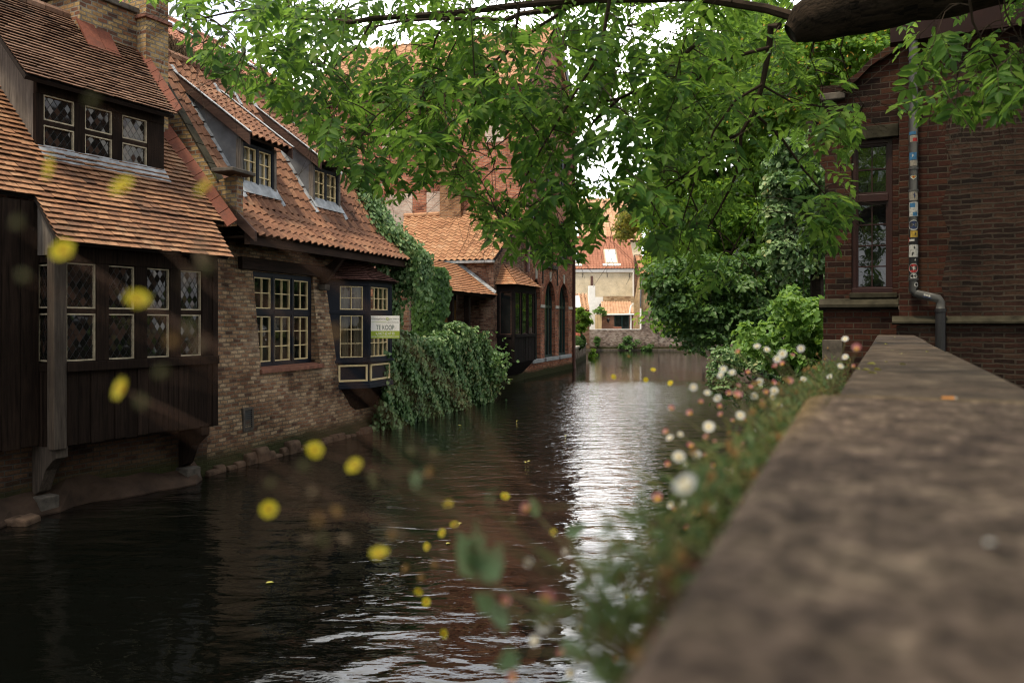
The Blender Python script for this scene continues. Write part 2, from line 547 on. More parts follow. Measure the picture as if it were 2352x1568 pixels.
def slab(mb, A, B, C, D, t=.06, off=0.0):
    A, B, C, D = map(Vector, (A, B, C, D))
    n = (B - A).cross(D - A).normalized()
    up = [p + n * off for p in (A, B, C, D)]
    dn = [p - n * t for p in up]
    mb.poly(up)
    mb.poly(dn[::-1])
    for i in range(4):
        j = (i + 1) % 4
        mb.poly([up[i], dn[i], dn[j], up[j]])
    return mb


def ring(mb, s0, s1, z0, z1, w, y0, y1):
    mb.box(s0, s0 + w, y0, y1, z0, z1)
    mb.box(s1 - w, s1, y0, y1, z0, z1)
    mb.box(s0 + w, s1 - w, y0, y1, z0, z0 + w)
    mb.box(s0 + w, s1 - w, y0, y1, z1 - w, z1)
    return mb


def sash(parent, s0, s1, z0, z1, b, nx, nz, fmat, bmat, pmat, fw=.045, cw=.022, T=None, name='window', bar=.018):
    """A window part with its glazing bars and pane as sub-parts."""
    f = ring(MB(T), s0, s1, z0, z1, fw, b - .03, b + .05).build(name, fmat, parent)
    g = MB(T)
    a0, a1, c0, c1 = s0 + fw, s1 - fw, z0 + fw, z1 - fw
    ring(g, a0, a1, c0, c1, cw, b - .018, b + .03)
    for i in range(1, nx):
        x = lerp(a0, a1, i / nx)
        g.box(x - bar / 2, x + bar / 2, b - .015, b + .025, c0 + cw, c1 - cw)
    for i in range(1, nz):
        z = lerp(c0, c1, i / nz)
        xs = [a0 + cw] + [v for q in range(1, nx) for v in (lerp(a0, a1, q / nx) - bar / 2, lerp(a0, a1, q / nx) + bar / 2)] + [a1 - cw]
        for q in range(0, len(xs), 2):
            g.box(xs[q], xs[q + 1], b - .013, b + .023, z - bar / 2, z + bar / 2)
    g.build('glazing_bars', bmat, f)
    MB(T).poly([(a0, b + .02, c0), (a1, b + .02, c0), (a1, b + .02, c1), (a0, b + .02, c1)]).build('pane', pmat, f)
    return f


def leaded_light(parent, s0, s1, z0, z1, b, T=None, name='leaded_window', du=.085, dv=.115, came='came'):
    """Casement with diamond quarries: frame > lead lattice, pane."""
    f = ring(MB(T), s0, s1, z0, z1, .02, b - .025, b + .03).build(name, M['cream_dull'], parent)
    a0, a1, c0, c1 = s0 + .02, s1 - .02, z0 + .02, z1 - .02
    lat, pan = MB(T), MB(T)

    def clip(poly, k, lim, sgn):
        res = []
        for i in range(len(poly)):
            p, q = poly[i], poly[(i + 1) % len(poly)]
            ip, iq = sgn * (p[k] - lim) >= 0, sgn * (q[k] - lim) >= 0
            if ip:
                res.append(p)
            if ip != iq:
                t = (lim - p[k]) / (q[k] - p[k])
                res.append((p[0] + (q[0] - p[0]) * t, p[1] + (q[1] - p[1]) * t))
        return res
    nu, nv = int((a1 - a0) / du) + 3, int((c1 - c0) / dv) + 3
    w = .006
    for i in range(-1, nu):
        for j in range(-1, 2 * nv):
            cx, cz = a0 + (i + (.5 if j % 2 else 0)) * du, c0 + j * dv / 2
            for sc, mb, y in ((.5 - w / du, pan, b + .012), (.5, lat, b + .016)):
                q = [(cx - du * sc, cz), (cx, cz - dv * sc), (cx + du * sc, cz), (cx, cz + dv * sc)]
                for k, lim, sg in ((0, a0, 1), (0, a1, -1), (1, c0, 1), (1, c1, -1)):
                    if q:
                        q = clip(q, k, lim, sg)
                if len(q) > 2:
                    if mb is pan:
                        tx, tz = R.gauss(0, .03), R.gauss(0, .03)
                        mb.poly([(p[0], y + (p[0] - cx) * tx + (p[1] - cz) * tz - .004, p[1]) for p in q])
                    else:
                        mb.poly([(p[0], y, p[1]) for p in q])
    lat.build('lead_lattice', M[came], f)
    pan.build('pane', M['leaded'], f)
    return f


def planks(mb, s0, s1, y0, y1, z0, z1, w=.19, jag=.03, gap=.006, axis='x'):
    k = max(1, round((s1 - s0) / w))
    for i in range(k):
        a, b = lerp(s0, s1, i / k) + gap / 2, lerp(s0, s1, (i + 1) / k) - gap / 2
        d = R.uniform(-.008, .008)
        zz = z0 - R.uniform(0, jag)
        if axis == 'x':
            mb.box(a, b, y0 + d, y1, zz, z1)
        else:
            mb.box(y0 + d, y1, a, b, zz, z1)
    return mb


def wall_holes(mb, s0, s1, z0, z1, holes, t, bf=lambda z: 0.0, y=0.0, zs=()):
    """Front face of a wall with rectangular openings and their reveals."""
    S = sorted({s0, s1} | {h[0] for h in holes} | {h[1] for h in holes})
    Z = sorted({z0, z1} | {h[2] for h in holes} | {h[3] for h in holes} | set(zs))
    for i in range(len(S) - 1):
        for j in range(len(Z) - 1):
            cs, cz = (S[i] + S[i + 1]) / 2, (Z[j] + Z[j + 1]) / 2
            if any(h[0] < cs < h[1] and h[2] < cz < h[3] for h in holes):
                continue
            a, b, c, d = S[i], S[i + 1], Z[j], Z[j + 1]
            mb.poly([(a, y + bf(c), c), (b, y + bf(c), c), (b, y + bf(d), d), (a, y + bf(d), d)])
    for a, b, c, d in holes:
        e = max(y + bf(c), y + bf(d)) + t
        f, g = y + bf(c), y + bf(d)
        mb.poly([(a, f, c), (a, e, c), (a, e, d), (a, g, d)][::-1])
        mb.poly([(b, f, c), (b, e, c), (b, e, d), (b, g, d)])
        mb.poly([(a, f, c), (b, f, c), (b, e, c), (a, e, c)])
        mb.poly([(a, g, d), (b, g, d), (b, e, d), (a, e, d)][::-1])
    return mb


A = Frame(-4.83, 13.0, .52, 1)
B = Frame(-5.12, 13.7, .33, 1)
W = Frame(.853, 37.1, .33, 1)

# ================================================================== timber-fronted house
th = thing('timber_house', 'dark timber fronted house with leaded windows and plain red tiled roof, nearest on the canal', 'house', A.M)
TA, ZA = 1.08, 3.62        # roof pitch, height of the low eave


def za(b):
    return ZA + TA * (b + .3)


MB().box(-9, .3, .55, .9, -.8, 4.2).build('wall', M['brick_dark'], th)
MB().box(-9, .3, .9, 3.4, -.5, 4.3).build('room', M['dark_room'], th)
planks(MB(), -9, -2.72, .34, .5, .95, 4.22, .24).build('plank_cladding', M['wood_dark'], th)
lg = MB()
xs = [-6.2 + i * .31 for i in range(21)]
for i in range(20):
    def pr(x):
        e = .10 * math.sin(x * 2.3) + .06 * math.sin(x * 6.1 + 1)
        return [(.56, .3 + e * .9), (.36 + e, .17 + e * .7), (.25 + e * 1.3, .02), (.26 + e, -.5), (.56, -.5)]
    p, q = pr(xs[i]), pr(xs[i + 1])
    for k in range(4):
        lg.poly([(xs[i], *p[k]), (xs[i], *p[k + 1]), (xs[i + 1], *q[k + 1]), (xs[i + 1], *q[k])][::-1])
    if i == 19:
        lg.poly([(xs[20], *c) for c in q])
lg.build('footing_ledge', M['ledge'], th)

bay = planks(MB(), -2.56, 0, 0, .05, .95, 1.94, .185).build('bay_boarding', M['wood_dark'], th)
bb = planks(MB(), .06, .5, -2.7, -2.66, .95, 1.94, .2, axis='y')
bb.build('bay_side_boarding', M['wood_dark'], th)
fr = MB()
fr.box(-2.56, .02, -.06, .06, 1.93, 2.06)
fr.box(-2.56, .02, -.02, .1, 3.42, 3.66)
fr.box(-2.56, .0, .02, .1, 2.72, 2.79)
lx = [A.hit(x, 720)[0] for x in (154, 222, 250, 311, 338, 391, 415, 464)]
fr.box(-2.56, lx[0], .01, .11, 2.06, 3.42)
for i in (1, 3, 5):
    fr.box(lx[i], lx[i + 1], -.01, .11, 2.06, 3.42)
fr.box(lx[7], .0, -.01, .11, 2.06, 3.42)
fr.box(-2.71, -2.6, .1, .5, 1.93, 2.05)
fr.box(-2.71, -2.6, .1, .5, 3.4, 3.66)
fr.box(-2.7, -2.62, .1, .16, 2.05, 3.4)
fr.box(-2.7, -2.62, .44, .5, 2.05, 3.4)
fr.box(-2.66, -.02, .14, .5, 3.44, 3.6)
fr.build('bay_frame', M['wood_dark'], th, bevel=.008)
MB().box(-2.74, -2.56, -.03, .13, .9, 3.6).build('corner_post', M['wood_post'], th, bevel=.012)['label'] = 'pale weathered corner post'
MB().box(-.09, .02, -.03, .5, .92, 3.6).build('corner_post', M['wood_dark'], th, bevel=.01)
MB().box(-2.56, -.09, .2, .24, 1.0, 3.4).build('bay_dark_back', M['dark_room'], th)
for i in range(4):
    for z0, z1 in ((2.07, 2.72), (2.79, 3.41)):
        leaded_light(th, lx[2 * i], lx[2 * i + 1], z0, z1, .05, du=.1, dv=.15)
Ts = Matrix(((0, 1, 0, -2.66), (-1, 0, 0, .5), (0, 0, 1, 0), (0, 0, 0, 1)))
for z0, z1 in ((2.07, 2.72), (2.79, 3.38)):
    leaded_light(th, .06, .34, z0, z1, 0, T=Ts, du=.08, dv=.15)
for s, m in ((-2.68, 'wood_post'), (-.28, 'wood_dark')):
    pr = [(.02, .93), (.02, .78), (.1, .74), (.26, .6), (.4, .3), (.55, .22), (.56, .93)]
    MB().prism(pr, s, s + .17).build('bracket', M[m], th, bevel=.01)
    MB().box(s - .05, s + .22, .28, .6, .02, .24).build('corbel_stone', M['stone'], th, bevel=.02)
MB().box(-2.66, 0, .06, .5, .9, .95).build('bay_floor', M['wood_dark'], th)
# roof
rt = MB()
dorm = lambda p: -2.22 < p.x < -.24 and p.y > 1.12 and p.y < 3
tile_quad(rt, (-2.86, -.3, za(-.3)), (.06, -.3, za(-.3)), (.2, .31, za(.31)), (-2.8, .31, za(.31)))
tile_quad(rt, (-8.5, .31, za(.31)), (.52, .31, za(.31)), (.52, 2.5, za(2.5)), (-8.5, 2.5, za(2.5)), skip=dorm)
rt.build('roof', M['tile_plain'], th)
for k in range(8):
    b0, b1 = .82 + k * .19, 1.0 + k * .19
    e0, e1 = lerp(-.12, .14, (b0 - .8) / 1.55), lerp(-.12, .14, (b1 - .8) / 1.55)
    z0, z1 = 6.02 + 1.05 * (b0 - .8), 6.02 + 1.05 * (b1 - .8)
    slab(MB(), (e0 - .02, b0, z0 + .05), (e0 + .13, b0, z0 + .16), (e1 + .13, b1, z1 + .16), (e1 - .02, b1, z1 + .05), .03).build('edge_tile', M['tile_flash'], th)
ul = MB()
slab(ul, (-2.83, -.27, za(-.27)), (.02, -.27, za(-.27)), (.15, .33, za(.33)), (-2.78, .33, za(.33)), .05)
slab(ul, (-8.5, .33, za(.33)), (.5, .33, za(.33)), (.5, 2.5, za(2.5)), (-8.5, 2.5, za(2.5)), .06)
ul.build('roof_deck', M['underlay'], th)
MB().prism([(-.02, 3.5), (.33, 3.5), (.33, za(.33) - .07), (-.02, za(-.02) - .07)], -2.74, -2.7).build('eave_board', M['wood_grey'], th)
# red tiles climbing the edge against the gable
for k in range(11):
    b0, b1 = .2 + k * .21, .4 + k * .21
    slab(MB(), (.42, b0, za(b0) + .06), (.64, b0, za(b0) + .2), (.64, b1, za(b1) + .2), (.42, b1, za(b1) + .06), .03).build('edge_tile', M['tile_flash'], th)
# dormer
DB = 1.05
dz0, dz1, zd = 4.98, 5.9, 6.02
MB().box(-2.25, -.2, DB + .06, DB + 1.2, dz0, dz1 + .3).build('dormer_core', M['dark_room'], th)
cols = [A.hit(x, 290, DB)[0] for x in (100, 171, 195, 258, 281, 338)]
cols = [c + .0 for c in cols]
df = MB()
df.box(-2.32, -.16, DB - .05, DB + .06, dz0 - .02, dz0 + .1)
df.box(-2.32, -.16, DB - .02, DB + .06, dz1, dz1 + .28)
df.box(-2.28, -.2, DB, DB + .06, 5.46, 5.53)
ed = [-2.32] + cols + [-.16]
for i in range(0, 8, 2):
    df.box(ed[i], ed[i + 1], DB - .01, DB + .07, dz0 + .1, dz1)
df.build('dormer_frame', M['wood_dark'], th, bevel=.006)
for i in range(3):
    for z0, z1 in ((dz0 + .1, 5.46), (5.53, dz1)):
        leaded_light(th, cols[2 * i], cols[2 * i + 1], z0, z1, DB + .03, name='dormer_window', du=.105, dv=.15, came='came_light' if i == 2 else 'came')
for s, sg in ((-2.3, 1), (-.18, -1)):
    ck = MB()
    for k in range(6):
        b0, b1 = DB + .02 + k * .26, DB + .27 + k * .26
        o = R.uniform(-.01, .01)
        ck.poly([(s + o, b0, za(b0) - .1), (s + o, b1, za(b1) - .1), (s + o, b1, zd + 1.05 * (b1 - .8) - .05), (s + o, b0, zd + 1.05 * (b0 - .8) - .05)])
    ck.build('dormer_cheek', M['wood_grey'], th)
dr = MB()
zt = zd + 1.05 * 1.55
tile_quad(dr, (-2.62, .8, zd), (-.12, .8, zd), (.14, 2.35, zt), (-2.62, 2.35, zt), gauge=.085)
dr.build('dormer_roof', M['tile_dormer'], th)
dk = MB()
slab(dk, (-2.6, .82, zd + .01), (-.14, .82, zd + .01), (.12, 2.35, zt), (-2.6, 2.35, zt), .06)
slab(dk, (-2.6, 2.35, zt), (.3, 2.35, zt), (.3, 4.0, zt - 1.7), (-2.6, 4.0, zt - 1.7), .06)
dk.build('dormer_deck', M['underlay'], th)
rd = MB()
for k in range(9):
    x = -2.6 + k * .3
    rd.tube([(x, 2.36, zt + .03), (x + .29, 2.36, zt + .03)], .085, 8)
rd.build('ridge_tiles', M['tile_dormer'], th)
fl = MB()
for k in range(8):
    x0, x1 = lerp(-2.3, -.15, k / 8), lerp(-2.3, -.15, (k + 1) / 8)
    w = R.uniform(.0, .02)
    slab(fl, (x0, DB - .17 - w, za(DB - .17 - w) + .05), (x1, DB - .17 - w, za(DB - .17 - w) + .05), (x1, DB, za(DB) + .09), (x0, DB, za(DB) + .09), .01)
fl.build('lead_flashing', M['lead'], th)
# chimneys standing on the gable
ch = MB().box(.1, .56, 1.82, 2.42, 5.0, 9.6).build('chimney', M['brick_yellow'], th)
b = MB()
b.box(.05, .61, 1.77, 2.47, 7.93, 7.99).build('chimney_band', M['terracotta'], ch)
b = MB()
b.box(.02, .64, 1.74, 2.5, 9.3, 9.5)
b.build('chimney_band', M['terracotta'], ch)
ch = MB().box(-.98, .11, 2.05, 2.9, 5.2, 8.02).build('chimney', M['brick_yellow'], th)
MB().box(-1.04, .16, 1.99, 2.96, 8.02, 8.12).build('chimney_band', M['stone'], ch, bevel=.02)
MB().tube([(.75, 2.9, 7), (.75, 2.9, 10)], .035).build('vent_pipe', M['zinc'], th)
for s0_, b0_, s1_, b1_, h_ in ((-1.02, 1.98, -.72, 1.7, .3), (-.7, 1.95, -.44, 1.72, .26)):
    zq_ = lambda b: zd + 1.05 * (b - .8) + .05
    slab(MB(), (s0_, b1_, zq_(b1_)), (s1_, b1_, zq_(b1_)), (s1_, 2.06, zq_(1.95) + h_), (s0_, 2.06, zq_(1.95) + h_), .03).build('edge_tile', M['tile_flash'], th)

# ================================================================== brick house with the oriel
bh = thing('brick_house', 'weathered brick house with two pantiled dormers, dark blue windows and an oriel over the canal', 'house', B.M)
bf = lambda z: .10 * max(z, 0)
WIN = (1.55, 3.63, 1.70, 3.58)
wb = wall_holes(MB(), -.4, 5.95, -.8, 4.5, [WIN], .14, bf, zs=[.8])
wb.poly([(5.95, bf(0) if z < 0 else bf(z), z) for z in (-.8, 4.5)] + [(5.95, 3, 4.5), (5.95, 3, -.8)])
wb.build('wall', M['brick_old'], bh)
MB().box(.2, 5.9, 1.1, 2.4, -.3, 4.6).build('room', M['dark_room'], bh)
MB().box(1.12, 3.95, .27, .4, 3.6, 3.83).build('lintel', M['wood_beam'], bh, bevel=.01)
MB().prism([(.1, 1.62), (.1, 1.69), (.33, 1.74), (.33, 1.62)], 1.5, 3.7).build('window_sill', M['terracotta'], bh, bevel=.008)
# navy window, three lights over three
wb0 = .43
fr = MB()
ring(fr, 1.55, 3.63, 1.72, 3.58, .07, .39, .5)
ss = [1.62, 2.22, 2.29, 2.89, 2.96, 3.56]
for x0, x1 in ((2.22, 2.29), (2.89, 2.96)):
    fr.box(x0, x1, .385, .49, 1.79, 3.51)
for i in range(3):
    fr.box(ss[2 * i], ss[2 * i + 1], .38, .49, 2.75, 2.84)
fr.build('window_frame', M['navy'], bh, bevel=.006)
for i in range(3):
    sash(bh, ss[2 * i], ss[2 * i + 1], 2.84, 3.51, wb0, 2, 2, M['navy'], M['cream'], M['glass_see'], .03)
    sash(bh, ss[2 * i], ss[2 * i + 1], 1.79, 2.75, wb0, 2, 3, M['navy'], M['cream'], M['glass_see'], .03)
MB().box(1.4, 3.8, 1.0, 1.05, 1.5, 3.7).build('curtain', M['dark_room'], bh)  # black sheet painted as the unlit room behind the panes, not fabric
# ventilation grille
gr = ring(MB(), .86, 1.16, .6, 1.03, .045, bf(.8) - .03, bf(.8) + .05).build('vent_grille', M['stone'], bh)
g = MB().box(.9, 1.12, bf(.8) + .0, bf(.8) + .04, .64, .99)
for k in range(9):
    g.box(.905, 1.115, bf(.8) - .02, bf(.8) + .0, .655 + k * .037, .67 + k * .037)
g.build('grille_bars', M['zinc'], gr)
# stones at the waterline
for k in range(22):
    x = -.1 + k * .27 + R.uniform(-.05, .05)
    w, h, d = R.uniform(.1, .19), R.uniform(.04, .13), R.uniform(.04, .13)
    if 3 < k < 6 or k == 9:
        h += .12
    pts = []
    mb = MB()
    mb.prism([(-d, -.3), (-d * R.uniform(.9, 1.1), h * R.uniform(.5, 1)), (-d * .4, h * R.uniform(1.1, 1.3)), (.1, h * 1.1), (.1, -.3)], x - w, x + w)
    mb.build('footing_stone', M['rubble'], bh, bevel=.03)
# eaves, roof
ZR = lambda b: 4.15 + .87 * (b + .45) if b < .3 else 4.8 + 1.55 * (b - .3)
MB().prism([(-.36, 3.98), (-.36, 4.16), (-.24, 4.22), (-.24, 3.98)], .5, 7.0).build('eave_beam', M['wood_beam'], bh)
MB().box(.5, 6.9, -.24, .6, 4.1, 4.14).build('soffit', M['wood_dark'], bh)
MB().prism([(-.5, 4.02), (-.5, 4.2), (.32, 4.98), (.32, 4.7)], .44, .5).build('bargeboard', M['wood_brown'], bh)
DA = dict(s0=1.45, s1=2.48, b=.56)
DC = dict(s0=4.0, s1=5.05, b=.59)


def in_dormer(p):
    for d in (DA, DC):
        if d['s0'] < p.x < d['s1'] and d['b'] + .06 < p.y < 1.75:
            return True
    return False


pt = MB()
pan_quad(pt, (.5, -.45, ZR(-.45)), (7.1, -.45, ZR(-.45)), (7.1, .3, 4.8), (.5, .3, 4.8))
pan_quad(pt, (.6, .3, 4.8), (7.1, .3, 4.8), (7.1, 2.32, ZR(2.32)), (.6, 2.32, ZR(2.32)), skip=in_dormer)
pt.build('roof', M['pan_old'], bh)
ul = MB()
slab(ul, (.5, -.42, ZR(-.42)), (7.08, -.42, ZR(-.42)), (7.08, .3, 4.8), (.5, .3, 4.8), .05, -.012)
slab(ul, (.5, .3, 4.8), (7.08, .3, 4.8), (7.08, 2.32, ZR(2.32)), (.5, 2.32, ZR(2.32)), .05, -.012)
slab(ul, (.5, 2.34, ZR(2.32)), (7.08, 2.34, ZR(2.32)), (7.08, 4.6, 4.8), (.5, 4.6, 4.8), .05, -.012)
ul.build('roof_deck', M['underlay'], bh)
rd = MB()
for k in range(20):
    x = .5 + k * .33
    rd.tube([(x, 2.33, ZR(2.32) + .01 + R.uniform(-.01, .01)), (x + .325, 2.33, ZR(2.32) + .02)], .1, 8)
rd.build('ridge_tiles', M['pan_old'], bh)
# stepped gable parapet against the timber house, with kneeler
gp = MB()
prof = [(-.12, 4.3), (-.12, 5.22), (.3, 5.12), (1.95, 7.62), (2.3, 8.2), (2.6, 8.2), (2.6, 4.3)]
gp.prism(prof, .44, .62)
gp.build('gable_parapet', M['brick_yellow'], bh)
cp = MB()
for k in range(7):
    b0, b1 = .28 + k * .24, .51 + k * .24
    slab(cp, (.43, b0, 5.12 + 1.515 * (b0 - .3)), (.64, b0, 5.12 + 1.515 * (b0 - .3)), (.64, b1, 5.12 + 1.515 * (b1 - .3)), (.43, b1, 5.12 + 1.515 * (b1 - .3)), .03, .035)
cp.build('parapet_coping', M['stone_moss'], bh)
MB().box(.1, .74, -.3, .16, 5.21, 5.28).build('kneeler_stone', M['stone'], bh, bevel=.015)


def pan_dormer(s0, s1, b, z0=5.2, z1=6.05):
    e, tr = b - .3, .75
    zE = z1 + .09
    bt = (4.8 - 1.55 * .3 - zE + tr * e) / (tr - 1.55)      # where the dormer roof meets the main slope
    zT = ZR(bt)
    MB().box(s0 + .05, s1 - .05, b + .16, bt - .45, z0 - .3, z1 + .05).build('dormer_core', M['dark_room'], bh)
    f = MB()
    ring(f, s0, s1, z0 - .06, z1 + .02, .055, b - .03, b + .07)
    f.box((s0 + s1) / 2 - .03, (s0 + s1) / 2 + .03, b - .02, b + .07, z0, z1)
    f.build('dormer_frame', M['navy'], bh, bevel=.005)
    m = (s0 + s1) / 2
    for a, c in ((s0 + .055, m - .03), (m + .03, s1 - .055)):
        sash(bh, a, c, z0, z1 - .035, b + .02, 2, 3, M['navy'], M['cream'], M['glass_see'], .018, .02, name='dormer_window')
    MB().box(s0 + .02, s1 - .02, b + .11, b + .13, z0 - .1, z1).build('curtain', M['curtain'], bh)
    for s, t in ((s0 - .05, s0), (s1, s1 + .05)):
        ck = MB().prism([(b + .0, z0 - .1), (b, zE + .1), (bt - .1, zT - .12), (bt - .1, ZR(bt - .1) - .12)], s, t)
        ck.build('dormer_cheek', M['lead_dark'], bh)
        MB().box(s - .01, t + .01, b - .05, b + .06, z0 - .06, z1 + .05).build('corner_board', M['wood_grey'], bh)
    r = MB()
    pan_quad(r, (s0 - .14, e, zE), (s1 + .2, e, zE), (s1 + .2, bt, zT), (s0 - .14, bt, zT), gauge=.24)
    r.build('dormer_roof', M['pan_old'], bh)
    dk = MB()
    slab(dk, (s0 - .12, e + .03, zE), (s1 + .18, e + .03, zE), (s1 + .18, bt, zT), (s0 - .12, bt, zT), .05, -.015)
    dk.build('dormer_deck', M['wood_dark'], bh)
    for s in (s0 - .17, s1 + .2):
        bb_ = MB().prism([(e - .02, zE - .2), (e - .02, zE + .03), (bt, zT + .05), (bt + .06, zT - .1)], s, s + .035)
        bb_.build('bargeboard', M['wood_brown'], bh)
        slab(MB(), (s - .02, e - .03, zE + .04), (s + .06, e - .03, zE + .04), (s + .06, bt, zT + .06), (s - .02, bt, zT + .06), .012, .02).build('lead_capping', M['lead'], bh)
    f = MB()
    for s, w in ((s0 - .22, .17), (s1 + .05, .12)):
        for k in range(9):
            b0, b1 = lerp(b - .2, bt + .1, k / 9), lerp(b - .2, bt + .1, (k + 1) / 9) - .02
            slab(f, (s, b0, ZR(b0) + .06), (s + w, b0, ZR(b0) + .1), (s + w, b1, ZR(b1) + .09), (s, b1, ZR(b1) + .05), .012)
    n = 1
    for k in range(n):
        x0, x1 = lerp(s0 - .1, s1 + .12, k / n), lerp(s0 - .1, s1 + .12, (k + 1) / n) - .01
        w = R.uniform(.13, .16)
        slab(f, (x0, b - w, ZR(b - w) + .12), (x1 + .01, b - w, ZR(b - w) + .12), (x1 + .01, b, ZR(b) + .14), (x0, b, ZR(b) + .14), .012)
    f.build('lead_flashing', M['lead'], bh)


pan_dormer(**DA)
pan_dormer(**DC)
for s, bq in ((.78, .95), (3.2, 1.9), (6.0, 1.85), (6.35, 1.2), (6.3, 1.55)):
    slab(MB(), (s, bq, ZR(bq) + .08), (s + .11, bq, ZR(bq) + .08), (s + .11, bq + .2, ZR(bq + .2) + .08), (s, bq + .2, ZR(bq + .2) + .08), .01).build('lead_patch', M['lead'], bh)
# bracket under the eave
bp = [(.33, 3.42), (.2, 3.46), (.02, 3.66), (-.22, 3.95), (-.3, 3.98), (-.3, 4.12), (-.12, 4.02), (.12, 3.86), (.34, 3.8)]
MB().prism(bp, 3.86, 3.98).build('eave_bracket', M['wood_beam'], bh, bevel=.01)
MB().box(3.83, 4.02, .16, .42, 3.3, 3.43).build('corbel_stone', M['stone'], bh, bevel=.02)
# the oriel
OP = [(3.97, .52), (4.84, -.35), (5.95, -.35), (6.3, 0.0), (6.3, .52)]
fs = [B.sub(*OP[i], *OP[i + 1]) for i in range(4)]
ori = MB()


def ring_poly(mb, off, z0, z1, poly=OP):
    def o(i):
        cx, cy = 5.4, .6
        p = Vector((poly[i][0] - cx, poly[i][1] - cy))
        return (cx + p.x * (1 + off / p.length), cy + p.y * (1 + off / p.length))
    q = [o(i) for i in range(len(poly))]
    mb.prism(q, z0, z1, 'z')
    return q


ring_poly(ori, -.03, 1.16, 1.7)
ring_poly(ori, .06, 1.1, 1.2)
ring_poly(ori, .02, 1.2, 1.245)
ring_poly(ori, .07, 1.68, 1.74)
ring_poly(ori, .02, 1.74, 1.79)
ring_poly(ori, .02, 2.78, 2.86)
ring_poly(ori, .03, 3.43, 3.54)
for i in range(4):
    T = rel(B, fs[i])
    L = math.dist(OP[i], OP[i + 1])
    m = MB(T)
    m.box(-.03, .07, -.015, .06, 1.72, 3.5)
    m.box(L - .07, L + .03, -.015, .06, 1.72, 3.5)
    ori.v += m.v
    base = len(ori.v) - len(m.v)
    ori.f += [tuple(q + base for q in f) for f in m.f]
    ori.uv += m.uv
Tc, Tf = rel(B, fs[0]), rel(B, fs[1])
m = MB(Tc)
m.box(.05, .55, .0, .05, 1.75, 3.5)
m.box(1.1, 1.2, .0, .05, 1.75, 3.5)
m2 = MB(Tf)
m2.box(.97, 1.06, .0, .05, 1.75, 3.5)
for q in (m, m2):
    base = len(ori.v)
    ori.v += q.v
    ori.f += [tuple(k + base for k in f) for f in q.f]
    ori.uv += q.uv
ori.build('oriel_body', M['navy'], bh, bevel=.006)
sash(bh, .54, 1.12, 2.86, 3.44, .03, 2, 2, M['navy'], M['cream'], M['glass_see'], .025, T=Tc, name='oriel_window')
sash(bh, .54, 1.12, 1.78, 2.78, .03, 2, 3, M['navy'], M['cream'], M['glass_see'], .025, T=Tc, name='oriel_window')
sash(bh, .06, .98, 2.86, 3.44, .03, 4, 2, M['navy'], M['cream'], M['glass_see'], .025, T=Tf, name='oriel_window')
sash(bh, .06, .98, 1.78, 2.78, .03, 4, 3, M['navy'], M['cream'], M['glass_see'], .025, T=Tf, name='oriel_window')
cu = MB(Tc)
for k in range(26):
    x0, x1 = .45 + k * .03, .48 + k * .03
    y0, y1 = .19 + .02 * (k % 2), .19 + .02 * ((k + 1) % 2)
    if 11 < k < 16:
        continue
    cu.poly([(x0, y0, 1.7), (x1, y1, 1.7), (x1, y1, 3.5), (x0, y0, 3.5)])
cu.build('curtain', M['curtain'], bh)
cu = MB(Tf)
for k in range(14):
    x0, x1 = .3 + k * .03, .33 + k * .03
    cu.poly([(x0, .1 + .02 * (k % 2), 1.7), (x1, .1 + .02 * ((k + 1) % 2), 1.7), (x1, .1 + .02 * ((k + 1) % 2), 2.6), (x0, .1 + .02 * (k % 2), 2.6)])
cu.build('curtain', M['curtain'], bh)
MB().box(4.7, 6.2, .45, .5, 1.7, 3.5).build('oriel_dark_back', M['dark_room'], bh)
for T, a, c in ((Tc, .53, 1.2), (Tf, .08, 1.03)):
    ring(MB(T), a, c, 1.26, 1.64, .04, -.02, .02).build('panel_moulding', M['cream'], bh)
# tapering foot of the oriel
ft = MB()
up = [(3.97, .52), (4.84, -.32), (5.95, -.32), (6.3, 0), (6.3, .52)]
lo = [(4.7, .25), (5.0, .12), (5.8, .12), (6.0, .15), (6.0, .25)]
for i in range(4):
    ft.poly([(*lo[i], .5), (*lo[i + 1], .5), (*up[i + 1], 1.11), (*up[i], 1.11)])
ft.poly([(*p, .5) for p in lo][::-1])
ft.build('oriel_foot', M['wood_dark'], bh)
# its little tiled roof
orf = MB()
E_ = [(3.78, .55), (4.78, -.5), (6.02, -.5), (6.48, -.05), (6.48, .5)]
Tp = [(4.75, .42), (5.05, .34), (5.7, .34), (5.95, .38), (5.95, .42)]
for i in range(4):
    tile_quad(orf, (*E_[i], 3.53), (*E_[i + 1], 3.53), (*Tp[i + 1], 4.08), (*Tp[i], 4.08), .15, .085)
orf.build('oriel_roof', M['tile_bay'], bh)
od = MB()
for i in range(4):
    od.poly([(*E_[i], 3.53), (*E_[i + 1], 3.53), (*Tp[i + 1], 4.08), (*Tp[i], 4.08)])
od.poly([(*p, 3.53) for p in E_][::-1])
od.build('oriel_roof_deck', M['wood_dark'], bh)

# ---- the agency board hanging on the oriel
P0, P1 = B.w(4.88, -.5), B.w(5.96, -.55)
p0 = at(852, 777, 17.75)
SF = Frame(p0.x, p0.y, 1, .12)
SF.M = SF.M @ Matrix.Translation((0, 0, p0.z))
sw = .632
sh = .505
sg = thing('estate_agent_board', 'white and green for-sale board fixed to the oriel of the brick house', 'sign', SF.M)
MB().box(0, sw, 0, .012, sh * .33, sh).build('board', M['sign_white'], sg)
MB().box(0, sw, 0, .012, 0, sh * .33).build('green_band', M['sign_green'], sg)
MB().box(.02, .05, .012, .16, .08, .42).build('fixing', M['navy'], sg)


